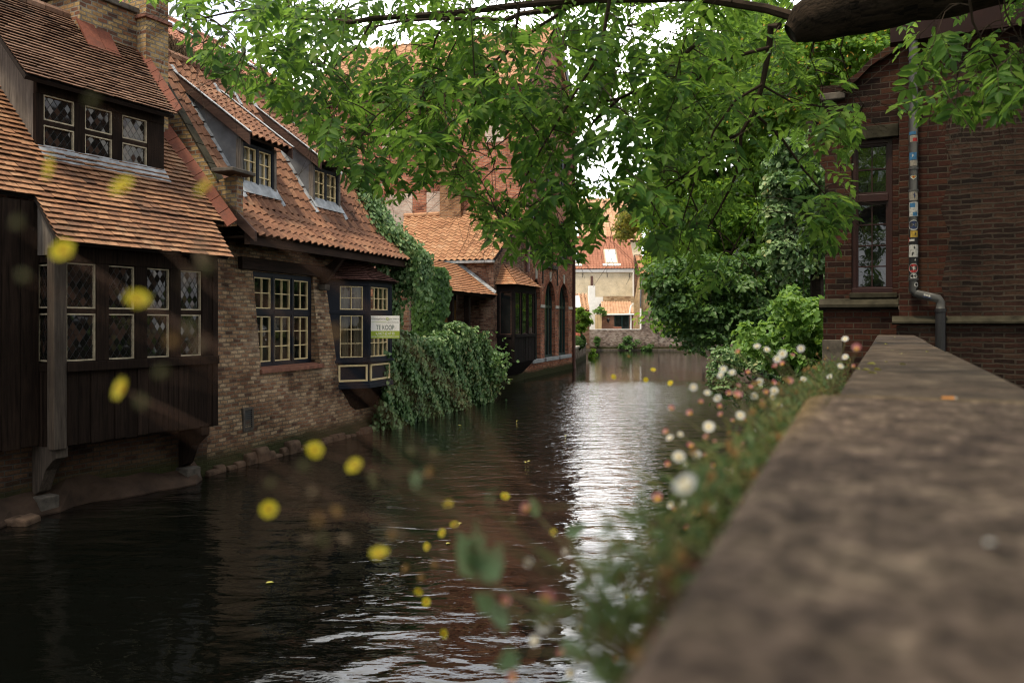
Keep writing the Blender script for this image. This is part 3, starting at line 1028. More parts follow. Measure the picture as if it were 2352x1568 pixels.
def text(parent, s, x0, x1, z0, zh, mat, name='lettering', y=-.004):
    cu = bpy.data.curves.new('t', 'FONT')
    cu.body = s
    o = bpy.data.objects.new('t', cu)
    COL.objects.link(o)
    bpy.context.view_layer.update()
    me = bpy.data.meshes.new_from_object(o.evaluated_get(bpy.context.evaluated_depsgraph_get()))
    bpy.data.objects.remove(o)
    bpy.data.curves.remove(cu)
    c = np.empty(len(me.vertices) * 3, np.float32)
    me.vertices.foreach_get('co', c)
    c = c.reshape(-1, 3)
    mn, mx = c.min(0), c.max(0)
    ref = .72
    q = np.zeros_like(c)
    q[:, 0] = x0 + (c[:, 0] - mn[0]) / (mx[0] - mn[0]) * (x1 - x0)
    q[:, 1] = y
    q[:, 2] = z0 + c[:, 1] / ref * zh
    me.vertices.foreach_set('co', q.ravel())
    me.name = name
    me.materials.clear()
    return link(name, me, mat, parent)


u = sw / 1120.0
text(sg, 'immophone', 20 * u, 575 * u, sh - 150 * u, 82 * u, M['sign_grey'])
text(sg, 'partners', 710 * u, 1090 * u, sh - 150 * u, 82 * u, M['sign_grey'])
text(sg, 'Part of  Walters & Lambert', 655 * u, 1085 * u, sh - 245 * u, 36 * u, M['sign_grey'])
text(sg, 'EXPERTISE  UNIQUE  PARTNERS', 655 * u, 1085 * u, sh - 290 * u, 20 * u, M['sign_grey'])
text(sg, 'TE KOOP', 208 * u, 908 * u, sh - 552 * u, 195 * u, M['sign_dark'])
text(sg, '0477 62 47 90', 290 * u, 920 * u, sh - 756 * u, 112 * u, M['sign_white'])
text(sg, 'www.immophone-partners.be', 20 * u, 1090 * u, sh - 845 * u, 66 * u, M['sign_white'])
MB().box(20 * u, 620 * u, -.004, 0, sh - 252 * u, sh - 243 * u).build('rule_line', M['sign_green'], sg)
q = []
for k in range(16):
    t = 2 * math.pi * k / 16
    cs, sn = math.cos(t), math.sin(t)
    q.append((642 * u + 50 * u * math.copysign(abs(cs) ** .5, cs), sh - 125 * u + 50 * u * math.copysign(abs(sn) ** .5, sn)))
em = MB().prism(q, -.003, 0, 'y').build('emblem', M['sign_green'], sg)
q = []
for k in range(10):
    t = math.pi / 2 + math.pi * k / 5
    r = (36 if k % 2 == 0 else 15) * u
    q.append((642 * u + r * math.cos(t), sh - 125 * u + r * math.sin(t)))
MB().prism(q, -.005, -.0035, 'y').build('star', M['sign_white'], em)
MB().tube([(200 * u, -.003, sh - 660 * u), (205 * u, -.003, sh - 705 * u), (230 * u, -.003, sh - 740 * u), (262 * u, -.003, sh - 750 * u)],
          [16 * u, 9 * u, 9 * u, 16 * u], 6).build('phone_symbol', M['sign_white'], sg)

# ================================================================== annex behind the ivy
an = thing('brick_annex', 'low brick annex with orange pantile roof, lean-to and dark timber oriel beside the warehouse', 'outbuilding', W.M)
GX = W.sub(-5.1, 0, -5.1, -1)
# profile of the canal wall follows the roof towards the warehouse
aw = MB()
aw.prism([(-5.1, -.6), (-.95, -.6), (-.95, 7.25), (-5.1, 5.05)], 0, .3, 'y')
aw.box(-5.1, -4.8, .3, 3.2, -.6, 5.05)
aw.build('wall', M['brick_annex'], an)
MB().box(-5.16, -4.9, -.02, .55, -.6, 3.62).build('corner_pier', M['brick_annex'], an)
r = MB()
pan_quad(r, (-5.3, 4.2, 5.12), (-5.3, -.08, 5.12), (-.95, -.08, 7.62), (-.95, 6.0, 7.62), tw=.27, gauge=.34, amp=.04, tilt=.035)
r.build('roof', M['pan_orange'], an)
ul = MB()
slab(ul, (-5.28, 4.2, 5.1), (-5.28, -.06, 5.1), (-.95, -.06, 7.6), (-.95, 6.0, 7.6), .1, -.02)
ul.build('roof_deck', M['underlay'], an)
MB().box(-5.4, -5.22, -.1, 4.2, 5.0, 5.1).build('gutter', M['lead'], an)
MB().tube([(-.95, -.1, 7.68), (-.95, 6, 7.68)], .12, 8).build('ridge_tiles', M['pan_orange'], an)
# lean-to along the canal
r = MB()
tile_quad(r, (-9.9, -.15, 3.66), (-5.12, -.15, 3.66), (-5.12, 1.55, 4.95), (-9.9, 1.55, 4.95), .2, .13)
r.build('lean_to_roof', M['tile_bright'], an)
ul = MB()
slab(ul, (-9.88, -.12, 3.66), (-5.12, -.12, 3.66), (-5.12, 1.55, 4.93), (-9.88, 1.55, 4.93), .1)
ul.build('lean_to_deck', M['wood_dark'], an)
MB().box(-9.9, -5.2, 1.6, 1.8, 0, 5).build('lean_to_wall', M['dark_room'], an)  # back of the recess, its shade put into a near-black colour
for s in (-9.2, -7.6):
    MB().box(s, s + .2, .1, .3, .5, 3.7).build('post', M['wood_dark'], an, bevel=.01)
MB().box(-7.1, -5.6, 1.45, 1.6, .5, 3.5).build('door_panel', M['ochre'], an)
for k in range(7):
    b0 = -.12 + k * .24
    slab(MB(), (-5.3, b0, 3.72 + .76 * (b0 + .15)), (-5.1, b0, 3.84 + .76 * (b0 + .15)), (-5.1, b0 + .235, 3.84 + .76 * (b0 + .385)), (-5.3, b0 + .235, 3.72 + .76 * (b0 + .385)), .02).build('lead_flashing', M['lead'], an)
# dark timber oriel
o0, o1, ob = -4.72, -1.7, -.75
pl = planks(MB(), o0 + .1, o1 - .02, ob, ob + .05, .95, 2.0, .24)
planks(pl, ob + .12, -.0, o0, o0 + .05, .95, 2.0, .22, axis='y')
pl.build('oriel_boarding', M['wood_oriel'], an)
f = MB()
for s in (o0, o1 - .12):
    f.box(s, s + .14, ob - .02, ob + .12, .95, 4.1)
f.box(o0 + .14, o1 - .12, ob - .05, ob + .1, 1.98, 2.1)
f.box(o0 + .14, o1 - .12, ob - .01, ob + .1, 3.85, 4.15)
f.box(o0 - .03, o0 + .1, ob + .12, 0, 1.98, 2.1)
f.box(o0, o0 + .1, ob + .12, 0, 3.85, 4.15)
f.box(o0 + .01, o0 + .1, -.12, 0, 2.1, 3.85)
for k in (1, 2):
    x = lerp(o0 + .14, o1 - .12, k / 3)
    f.box(x - .05, x + .05, ob - .01, ob + .1, 2.1, 3.85)
f.build('oriel_frame', M['wood_oriel'], an, bevel=.012)
for k in range(3):
    x0, x1 = lerp(o0 + .14, o1 - .12, k / 3) + .05, lerp(o0 + .14, o1 - .12, (k + 1) / 3) - .05
    g = ring(MB(), x0, x1, 2.1, 3.85, .035, ob + .03, ob + .07).build('oriel_window', M['wood_brown'], an)
    MB().box(x0 + .03, x1 - .03, ob + .05, ob + .06, 2.12, 3.83).build('pane', M['glass'], g)
g = ring(MB(Matrix(((0, 1, 0, o0 + .03), (-1, 0, 0, 0), (0, 0, 1, 0), (0, 0, 0, 1)))), .12, .63, 2.1, 3.85, .04, 0, .04).build('oriel_window', M['wood_brown'], an)
MB().box(o0 + .04, o0 + .05, ob + .14, -.13, 2.12, 3.83).build('pane', M['glass'], g)
MB().box(o0 + .2, o1 - .1, -.1, -.02, 1.0, 4.0).build('oriel_dark_back', M['dark_room'], an)
MB().prism([(ob + .02, .95), (0, .95), (0, .3), (-.15, .35), (-.5, .7)], o0 + .05, o1 - .05).build('oriel_foot', M['wood_oriel'], an)
r = MB()
e0, e1, eb, zE, zT = o0 - .2, o1 + .2, ob - .2, 4.12, 5.03
tile_quad(r, (e0, .0, zE), (e0, eb, zE), (o0 + .75, -.02, zT), (o0 + .7, -.0, zT), .2, .13)
tile_quad(r, (e0, eb, zE), (e1, eb, zE), (o1 - .75, -.02, zT), (o0 + .75, -.02, zT), .2, .13)
tile_quad(r, (e1, eb, zE), (e1, .0, zE), (o1 - .7, .0, zT), (o1 - .75, -.02, zT), .2, .13)
r.build('oriel_roof', M['tile_bright'], an)
d = MB()
d.poly([(e0, 0, zE), (e0, eb, zE), (o0 + .75, -.0, zT)])
d.poly([(e0, eb, zE), (e1, eb, zE), (o1 - .75, -.0, zT), (o0 + .75, -.0, zT)])
d.poly([(e1, eb, zE), (e1, 0, zE), (o1 - .75, -.0, zT)])
d.poly([(e0, eb, zE), (e0, 0, zE), (e1, 0, zE), (e1, eb, zE)])
d.build('oriel_roof_deck', M['wood_dark'], an)

# ================================================================== tall brick warehouse
wh = thing('brick_warehouse', 'tall red brick warehouse with three long arched windows rising straight from the canal', 'warehouse', W.M)
ARC = [(.10, 1.72), (2.42, 4.45), (5.12, 7.2)]
SPR, SILL = 3.4, .85
wl = MB()
holes = []
S_ = [-.9] + [v for a in ARC for v in a] + [8.3]
Z_ = [-.8, SILL, SPR]
for i in range(len(S_) - 1):
    if i % 2 == 0:
        wl.poly([(S_[i], 0, SILL), (S_[i + 1], 0, SILL), (S_[i + 1], 0, SPR), (S_[i], 0, SPR)])
wl.poly([(-.9, 0, -.8), (8.3, 0, -.8), (8.3, 0, SILL), (-.9, 0, SILL)])
UPW = [(-.0, 1.62, 5.95, 8.0), (2.75, 4.4, 5.5, 7.6), (5.5, 7.3, 5.98, 8.0)]
UPW += [(-.0, 1.62, 9.4, 11.4), (2.75, 4.4, 9.0, 11.0), (5.5, 7.3, 9.4, 11.4)]
wall_holes(wl, -.9, 8.3, 5.2, 13.4, UPW, .2)
wl.prism([(-.9, 13.4), (8.3, 13.4), (3.7, 17.5)], 0, .1, 'y')
NA = 14
tops = []
for i in range(len(S_) - 1):
    a, b = S_[i], S_[i + 1]
    if i % 2 == 0:
        wl.poly([(a, 0, SPR), (b, 0, SPR), (b, 0, 5.2), (a, 0, 5.2)])
    else:
        c, rr = (a + b) / 2, (b - a) / 2
        rz = 1.25
        for k in range(NA):
            t0, t1 = math.pi * (1 - k / NA), math.pi * (1 - (k + 1) / NA)
            x0, x1 = c + rr * math.cos(t0), c + rr * math.cos(t1)
            z0, z1 = SPR + rz * math.sin(t0), SPR + rz * math.sin(t1)
            wl.poly([(x0, 0, z0), (x1, 0, z1), (x1, 0, 5.2), (x0, 0, 5.2)])
            wl.poly([(x0, 0, z0), (x0, .32, z0), (x1, .32, z1), (x1, 0, z1)])
        for x in (a, b):
            q = [(x, 0, SILL), (x, .32, SILL), (x, .32, SPR), (x, 0, SPR)]
            wl.poly(q if x == a else q[::-1])
wl.build('wall', M['brick_red'], wh)
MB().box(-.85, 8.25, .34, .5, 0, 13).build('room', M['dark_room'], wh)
MB().poly([(8.3, 0, -.8), (8.3, 9, -.8), (8.3, 9, 13.4), (8.3, 0, 13.4)]).build('far_wall', M['brick_red'], wh)
for a, b in ARC:
    c, rr, rz = (a + b) / 2, (b - a) / 2, 1.25
    am = MB()
    for k in range(NA):
        t0, t1 = math.pi * (1 - k / NA), math.pi * (1 - (k + 1) / NA)
        p = [(c + q * math.cos(t), z * math.sin(t) + SPR) for q, z, t in ((rr, rz, t0), (rr, rz, t1), (rr + .3, rz + .3, t1), (rr + .3, rz + .3, t0))]
        L = rr * math.pi / NA
        am.poly([(x, -.012, z) for x, z in p], uv=[(k * L, 0), ((k + 1) * L, 0), ((k + 1) * L, .3), (k * L, .3)])
    w = am.build('brick_arch', M['brick_arch'], wh)
    MB().box(c - .13, c + .13, -.05, .05, SPR + rz + .02, SPR + rz + .5).build('keystone', M['stone_pale'], wh, bevel=.01)
    f = MB()
    pz = lambda x: SPR + rz * math.sqrt(max(0, 1 - ((x - c) / rr) ** 2))
    for x in (a + .1, lerp(a, b, .36), lerp(a, b, .66), b - .1):
        f.box(x - .055, x + .055, .18, .27, SILL, pz(x))
    f.box(a, b, .17, .26, SPR - .07, SPR + .05)
    f.box(a, b, .17, .26, SILL, SILL + .1)
    pts = []
    for k in range(NA):
        t0, t1 = math.pi * (1 - k / NA), math.pi * (1 - (k + 1) / NA)
        p = [(c + q * math.cos(t), SPR + z * math.sin(t)) for q, z, t in ((rr - .1, rz - .1, t0), (rr - .1, rz - .1, t1), (rr, rz, t1), (rr, rz, t0))]
        f.poly([(x, .18, z) for x, z in p])
    w = f.build('arched_window', M['green_paint'], wh)
    pn = [(a, SILL), (b, SILL)] + [(c + rr * math.cos(math.pi * k / NA), SPR + rz * math.sin(math.pi * k / NA)) for k in range(NA + 1)]
    MB().poly([(x, .23, z) for x, z in pn]).build('pane', M['glass'], w)
    MB().box(a - .15, b + .15, -.16, .1, SILL - .18, SILL - .003).build('sill', M['sill_grey'], wh, bevel=.02)
for s0, s1 in zip([-.9] + [x[1] for x in ARC], [x[0] for x in ARC] + [8.3]):
    MB().box(max(s0, -.6), s1, -.04, .03, SPR - .09, SPR + .06).build('impost_band', M['stone_pale'], wh, bevel=.01)
for a, b, z0, z1 in UPW:
    f = ring(MB(), a, b, z0, z1, .08, .1, .18)
    f.box((a + b) / 2 - .05, (a + b) / 2 + .05, .1, .18, z0 + .08, z1 - .08)
    f.box(a + .08, b - .08, .11, .17, z0 + 1.3, z0 + 1.38)
    w = f.build('window', M['green_paint'], wh)
    MB().poly([(a, .16, z0), (b, .16, z0), (b, .16, z1), (a, .16, z1)]).build('pane', M['glass'], w)
    MB().box(a - .15, b + .15, -.14, .12, z0 - .2, z0 - .003).build('sill', M['stone'], wh, bevel=.015)
for s, z in ((2.05, 5.1), (4.78, 5.1)):
    MB().box(s - .04, s + .04, -.05, 0, z - .6, z + .75).build('wall_tie', M['iron'], wh)
MB().tube([(-.72, -.1, 13.2), (-.72, -.1, 4.9)], .085, 8).build('downpipe', M['pipe_brown'], wh, True)
MB().tube([(8.12, -.1, 13.2), (8.12, -.1, .4), (8.25, -.12, -.2)], .085, 8).build('downpipe', M['pipe_brown'], wh, True)
for z in (7.5, 10.5):
    MB().box(-.84, -.6, -.12, 0, z, z + .07).build('pipe_clip', M['iron'], wh)
    MB().box(8.0, 8.24, -.12, 0, z, z + .07).build('pipe_clip', M['iron'], wh)
# wall facing the houses, with blocked openings and a chimney breast
MG = Matrix(((0, 1, 0, -.9), (-1, 0, 0, 0), (0, 0, 1, 0), (0, 0, 0, 1)))
g = MB(MG)
g.poly([(-13, 0, 3), (0, 0, 3), (0, 0, 13.4), (-13, 0, 13.4)])
g.build('side_wall', M['brick_red'], wh)
for x0, x1 in ((-7.0, -5.6), (-4.86, -4.0), (-9.6, -8.2)):
    MB(MG).box(x0, x1, -.02, 0, 6.5, 8.75).build('blocked_opening', M['brick_bleached'], wh)
    am = MB(MG)
    n, w2 = 8, (x1 - x0) / 2
    for k in range(n):
        a0, a1 = lerp(x0 - .1, x1 + .1, k / n), lerp(x0 - .1, x1 + .1, (k + 1) / n)
        h0, h1 = [.28 * (1 - ((a - (x0 + x1) / 2) / (w2 + .1)) ** 2) for a in (a0, a1)]
        am.poly([(a0, -.03, 8.75 + h0), (a1, -.03, 8.75 + h1), (a1, -.03, 9.1 + h1), (a0, -.03, 9.1 + h0)], uv=[(a0, 0), (a1, 0), (a1, .35), (a0, .35)])
    am.build('relieving_arch', M['brick_arch'], wh)
MB(MG).box(-4.0, -2.95, -.45, 0, 4, 10.4).build('chimney_breast', M['brick_pilaster'], wh)
MB(MG).box(-4.05, -2.9, -.5, 0, 10.4, 10.5).build('breast_capping', M['stone'], wh)
for x in (-5.2, -7.7):
    MB(MG).box(x - .04, x + .04, -.06, 0, 9.2, 10.2).build('wall_tie', M['iron'], wh)
for x0 in (-7.2, -5.5, -1.9):
    MB(MG).box(x0, x0 + .9, -.03, .02, 10.9, 12.4).build('blocked_opening', M['brick_bleached'], wh)
MB(MG).box(-13, .1, -.16, 0, 13.2, 13.42).build('gutter', M['pipe_brown'], wh)
r = MB()
pan_quad(r, (-1.15, 12, 13.35), (-1.15, -.2, 13.35), (3.7, -.2, 17.7), (3.7, 12, 17.7), tw=.5, gauge=.5, amp=.06, seg=4)
r.build('roof', M['pan_orange'], wh)
slab(MB(), (-1.1, 12, 13.3), (-1.1, -.2, 13.3), (3.7, -.2, 17.62), (3.7, 12, 17.62), .12, -.03).build('roof_deck', M['underlay'], wh)
slab(MB(), (3.7, 12, 17.62), (3.7, -.2, 17.62), (8.6, -.2, 13.2), (8.6, 12, 13.2), .12, -.03).build('roof_deck', M['pan_orange'], wh)
slab(MB(), (3.7, -.25, 17.7), (3.7, -.15, 17.7), (8.75, -.15, 13.1), (8.75, -.25, 13.1), .5, 0).build('bargeboard', M['iron'], wh)

# house whose roof shows above the pantiled one
bk = thing('rear_house', 'red roofed house rising behind the ridge of the dormered brick house', 'house', B.M)
MB().box(-6, 9.2, 3.6, 9.5, 0, 8.6).build('wall', M['brick_annex'], bk)
r = MB()
pan_quad(r, (-6, 3.0, 8.55), (9.35, 3.0, 8.55), (9.35, 6.4, 10.75), (-6, 6.4, 10.75), tw=.24, gauge=.3)
r.build('roof', M['pan_far'], bk)
slab(MB(), (-6, 3.02, 8.5), (9.3, 3.02, 8.5), (9.3, 6.4, 10.7), (-6, 6.4, 10.7), .1, -.02).build('roof_deck', M['underlay'], bk)
slab(MB(), (9.3, 9.7, 8.5), (-6, 9.7, 8.5), (-6, 6.4, 10.7), (9.3, 6.4, 10.7), .1, -.02).build('roof_slope', M['pan_far'], bk)
MB().tube([(-6, 6.4, 10.78), (9.35, 6.4, 10.78)], .1, 8).build('ridge_tiles', M['pan_far'], bk)
for s in (6.9, 4.4):
    bq = 4.6
    z = 8.55 + .647 * (bq - 3)
    f = slab(MB(), (s, bq, z), (s + .8, bq, z), (s + .8, bq + .9, z + .58), (s, bq + .9, z + .58), .02, .1).build('skylight', M['lead'], bk)
    slab(MB(), (s + .08, bq + .08, z + .05), (s + .72, bq + .08, z + .05), (s + .72, bq + .82, z + .53), (s + .08, bq + .82, z + .53), .01, .12).build('pane', M['glass'], f)

# ================================================================== far end of the canal
def fbox(mb, x0, y0, x1, y1, Y, dep, ys=None):
    """Box whose front face at distance Y spans the given outline, dep deep."""
    a, b = at(x0, y1, Y), at(x1, y0, Y)
    return mb.box(a.x, b.x, Y, Y + dep, a.z, b.z)


fh = thing('cream_house', 'cream brick house with red pantile roof and skylights at the far end of the canal', 'house', Vector((9.5, 84, 0)))
FM = fh.matrix_world.copy()
fi = FM.inverted()


def fpart(name, mb, mat, parent, inv, **k):
    mb.v = [tuple(inv @ Vector(p)) for p in mb.v]
    return mb.build(name, mat, parent, **k)


YH = 84
a, b = at(1290, 760, YH), at(1456, 624, YH)
fpart('wall', MB().box(a.x, b.x, YH, YH + 8, .5, b.z), M['brick_cream'], fh, fi)
fpart('eave_board', fbox(MB(), 1288, 617, 1458, 625, YH - .15, .3), M['whitewash'], fh, fi)
e0, e1, t1 = at(1286, 618, YH - .2), at(1458, 616, YH - .2), at(1452, 546, YH + 4)
zt = H + (740 - 545) / F * (YH + 4)
r = MB()
pan_quad(r, (e0.x, YH - .25, e0.z), (e1.x, YH - .25, e1.z), (e1.x, YH + 4, zt), (e0.x, YH + 4, zt), tw=.32, gauge=.42, amp=.05, seg=4)
fpart('roof', r, M['pan_far'], fh, fi)
fpart('roof_deck', slab(MB(), (e0.x, YH - .2, e0.z), (e1.x, YH - .2, e1.z), (e1.x, YH + 4, zt), (e0.x, YH + 4, zt), .1, -.03), M['underlay'], fh, fi)
fpart('ridge_tiles', MB().tube([(e0.x, YH + 4, zt), (e1.x, YH + 4, zt)], .16), M['pan_far'], fh, fi)
sl = (zt - e0.z) / 4.25
for x0, x1 in ((1388, 1418), (1300, 1330)):
    y0, y1 = 583, 612
    w0 = H + (740 - y1) / F * (YH + .6)
    xa, xb = at(x0, 0, YH + 1).x, at(x1, 0, YH + 1).x
    q0, q1 = .35, 2.25
    zf = lambda q: e0.z + sl * (q + .25)
    f = fpart('skylight', slab(MB(), (xa, YH + q0, zf(q0)), (xb, YH + q0, zf(q0)), (xb, YH + q1, zf(q1)), (xa, YH + q1, zf(q1)), .02, .14), M['cream_dull'], fh, fi)
    fpart('pane', slab(MB(), (xa + .14, YH + q0 + .14, zf(q0 + .14)), (xb - .14, YH + q0 + .14, zf(q0 + .14)), (xb - .14, YH + q1 - .14, zf(q1 - .14)), (xa + .14, YH + q1 - .14, zf(q1 - .14)), .01, .17), M['skylight'], f, fi)
    fpart('lead_apron', slab(MB(), (xa - .25, YH + q0 - .25, zf(q0 - .25)), (xb + .25, YH + q0 - .25, zf(q0 - .25)), (xb + .25, YH + q0, zf(q0)), (xa - .25, YH + q0, zf(q0)), .01, .1), M['whitewash'], f, fi)
fpart('chimney', fbox(MB(), 1458, 585, 1470, 760, YH - .3, .9), M['brick_annex'], fh, fi)
fpart('downpipe', MB().tube([at(1455, 620, YH - .2), at(1455, 690, YH - .2)], .09), M['whitewash'], fh, fi)
fpart('flue', fbox(MB(), 1357, 634, 1362, 660, YH - .3, .3), M['pipe_brown'], fh, fi)
for x in (1337, 1394, 1445):
    fpart('wall_tie', fbox(MB(), x, 627, x + 1.2, 637, YH - .06, .06), M['iron'], fh, fi)

ob2 = thing('roof_behind', 'bright tiled house roof seen through the leaves above the cream house', 'house', Vector((11, 100, 0)))
bi = ob2.matrix_world.inverted()
a, b, c = at(1330, 552, 100), at(1475, 552, 100), at(1455, 470, 105)
r = MB()
pan_quad(r, tuple(a), tuple(b), (b.x, 106, c.z + 1), (a.x, 106, c.z + 1), tw=.5, gauge=.5, amp=.06, seg=4)
fpart('roof', r, M['pan_pale'], ob2, bi)
fpart('wall', MB().box(a.x, b.x, 100.3, 108, 0, a.z - .05), M['brick_cream'], ob2, bi)
fpart('roof_deck', slab(MB(), tuple(a), tuple(b), (b.x, 106, c.z + 1), (a.x, 106, c.z + 1), .2, -.04), M['underlay'], ob2, bi)

th2 = thing('tan_gable_house', 'narrow tan brick gable house with orange roof right of the cream house', 'house', Vector((14.5, 80, 0)))
ti = th2.matrix_world.inverted()
Y2 = 80
pr = [at(1470, 790, Y2), at(1520, 790, Y2), at(1520, 640, Y2), at(1504, 634, Y2), at(1478, 634, Y2), at(1470, 690, Y2)]
fpart('gable_wall', MB().prism([(p.x, p.z) for p in pr], Y2, Y2 + 5, 'y'), M['brick_tan'], th2, ti)
a, b, c = at(1470, 634, Y2 + .2), at(1510, 630, Y2 + .2), at(1508, 586, Y2 + 3)
r = MB()
pan_quad(r, (a.x, Y2 - .1, a.z), (b.x + .5, Y2 - .1, a.z), (b.x + .5, Y2 + 3.5, c.z), (a.x, Y2 + 3.5, c.z), tw=.32, gauge=.42, amp=.05, seg=4)
fpart('roof', r, M['pan_orange'], th2, ti)
fpart('gutter', MB().box(a.x, b.x, Y2 - .3, Y2 - .1, a.z - .1, a.z + .06), M['lead_dark'], th2, ti)
fpart('window', fbox(MB(), 1491, 655, 1499, 690, Y2 - .05, .1), M['glass'], th2, ti)
fpart('downpipe', MB().tube([at(1475, 640, Y2 - .2), at(1472, 660, Y2 - .2), at(1471, 705, Y2 - .2)], .08), M['lead_dark'], th2, ti)

Y3 = 76
ax_ = thing('garden_annex', 'small orange brick garden annex with pantile roof and dark glazed door above the far wall', 'outbuilding', Vector((9.5, Y3, 0)))
ai = ax_.matrix_world.inverted()
a, b = at(1382, 760, Y3), at(1455, 722, Y3)
fpart('wall', MB().box(a.x, b.x, Y3, Y3 + 3, a.z - .5, b.z), M['brick_orange'], ax_, ai)
e0, e1 = at(1379, 723, Y3 - .15), at(1456, 722, Y3 - .15)
r = MB()
zt = H + (740 - 692) / F * (Y3 + 2.4)
pan_quad(r, tuple(e0), tuple(e1), (e1.x, Y3 + 2.4, zt), (e0.x + .35, Y3 + 2.4, zt), tw=.3, gauge=.42, amp=.05, seg=4)
fpart('roof', r, M['pan_pale'], ax_, ai)
fpart('roof_deck', slab(MB(), tuple(e0), tuple(e1), (e1.x, Y3 + 2.4, zt), (e0.x + .35, Y3 + 2.4, zt), .1, -.03), M['underlay'], ax_, ai)
fpart('gutter', MB().tube([e0 + Vector((0, -.1, 0)), e1 + Vector((0, -.1, 0))], .07), M['whitewash'], ax_, ai)
f = fpart('glazed_door', ring(MB(), at(1411, 0, Y3).x, at(1444, 0, Y3).x, at(0, 757, Y3).z, at(0, 725, Y3).z, .09, Y3 - .08, Y3 - .005), M['green_paint'], ax_, ai)
fpart('pane', fbox(MB(), 1412, 726, 1443, 757, Y3 - .03, .02), M['glass'], f, ai)
fpart('door_rail', fbox(MB(), 1427, 726, 1430, 757, Y3 - .07, .03), M['green_paint'], f, ai)
fpart('wall_lamp', MB().tube([at(1397, 730, Y3 - .2), at(1397, 733, Y3 - .2), at(1397, 738, Y3 - .2), at(1397, 741, Y3 - .2)], [.04, .16, .13, .03]), M['iron'], ax_, ai)
fpart('downpipe', MB().tube([at(1455, 697, Y3 - .1), at(1449, 702, Y3 - .1), at(1446, 719, Y3 - .1), at(1449, 726, Y3 - .1), at(1449, 756, Y3 - .1)], .08), M['whitewash'], ax_, ai)
fpart('back_wall', fbox(MB(), 1386, 680, 1457, 694, Y3 + 2.5, .4), M['brick_tan'], ax_, ai)

wp = fbox(MB(), 1353, 656, 1367, 790, 75.5, .9).build('white_chimney_stack', M['whitewash'])
tag(wp, 'tall whitewashed masonry stack standing left of the garden annex', 'chimney')
ww = fbox(MB(), 1367, 682, 1391, 760, 78.8, .4).build('white_garden_wall', M['whitewash'])
tag(ww, 'white garden wall with a lantern behind the annex roof', 'wall')
lp = MB().tube([at(1380, 697, 78.5), at(1380, 699, 78.5), at(1380, 704, 78.5), at(1380, 706, 78.5)], [.04, .17, .14, .03]).build('wall_lantern', M['iron'])
tag(lp, 'small black lantern on the white garden wall', 'lamp')
fp = planks(MB(), at(1367, 0, 75).x, at(1382, 0, 75).x, 75, 75.08, at(0, 757, 75).z, at(0, 722, 75).z, .16, 0).build('board_fence', M['fence_wood'])
tag(fp, 'pale yellow upright board fence beside the annex', 'fence')
rl = MB().box(at(1367, 0, 74.6).x, at(1473, 0, 74.6).x, 74.6, 74.75, at(0, 757, 74.6).z, at(0, 755.5, 74.6).z)
rl.box(at(1470, 0, 74.6).x, at(1473, 0, 74.6).x, 74.6, 74.75, at(0, 757, 74.6).z, at(0, 708, 74.6).z)
tag(rl.build('white_post_rail', M['whitewash']), 'white post and sill along the top of the far quay wall', 'railing')
pb = fbox(MB(), 1409, 750, 1428, 756, 74.9, .4).build('planter_box', M['terracotta'], bevel=.03)
tag(pb, 'terracotta planter box in front of the glazed door', 'planter')

qw = thing('far_quay_wall', 'stained old brick quay wall closing the far end of the canal', 'wall', Vector((15, 74, 0)))
qi = qw.matrix_world.inverted()
a, b = at(1352, 805, 74), at(1512, 757, 74)
fpart('masonry', MB().box(a.x - 1, b.x, 74, 74.5, -.8, b.z), M['brick_quay'], qw, qi)
fpart('masonry', MB().box(b.x, at(1720, 0, 74).x + 12, 74.1, 74.6, -.8, b.z + .9), M['brick_quay'], qw, qi)
fpart('footing', MB().box(a.x - 1, at(1720, 0, 74).x + 12, 73.75, 74.0, -.6, .12), M['stone'], qw, qi, bevel=.05)
fpart('sloping_wall', MB().prism([(at(1472, 0, 75).x, 1.5), (at(1540, 0, 75).x, 1.5), (at(1540, 0, 75).x, at(0, 690, 75).z), (at(1508, 0, 75).x, at(0, 705, 75).z), (at(1476, 0, 75).x, at(0, 716, 75).z)], 75, 75.4, 'y'), M['brick_quay'], qw, qi)
hh = thing('hidden_house', 'brown brick house mostly hidden by the right bank shrubs, mirrored in the water', 'house', Vector((24, 77, 0)))
hi_ = hh.matrix_world.inverted()
fpart('wall', MB().box(15.3, 40, 76.5, 84, 0, 9.0), M['brick_annex'], hh, hi_)
fpart('roof', MB().prism([(76.2, 8.9), (84.3, 8.9), (80.2, 13)], 15.1, 40.2), M['pan_far'], hh, hi_)
for x in (19, 22.5, 26, 29.5):
    f = fpart('window', ring(MB(), x, x + 1.3, 4, 6.2, .1, 76.4, 76.55), M['cream_dull'], hh, hi_)
    fpart('pane', MB().box(x + .1, x + 1.2, 76.46, 76.49, 4.1, 6.1), M['glass'], f, hi_)
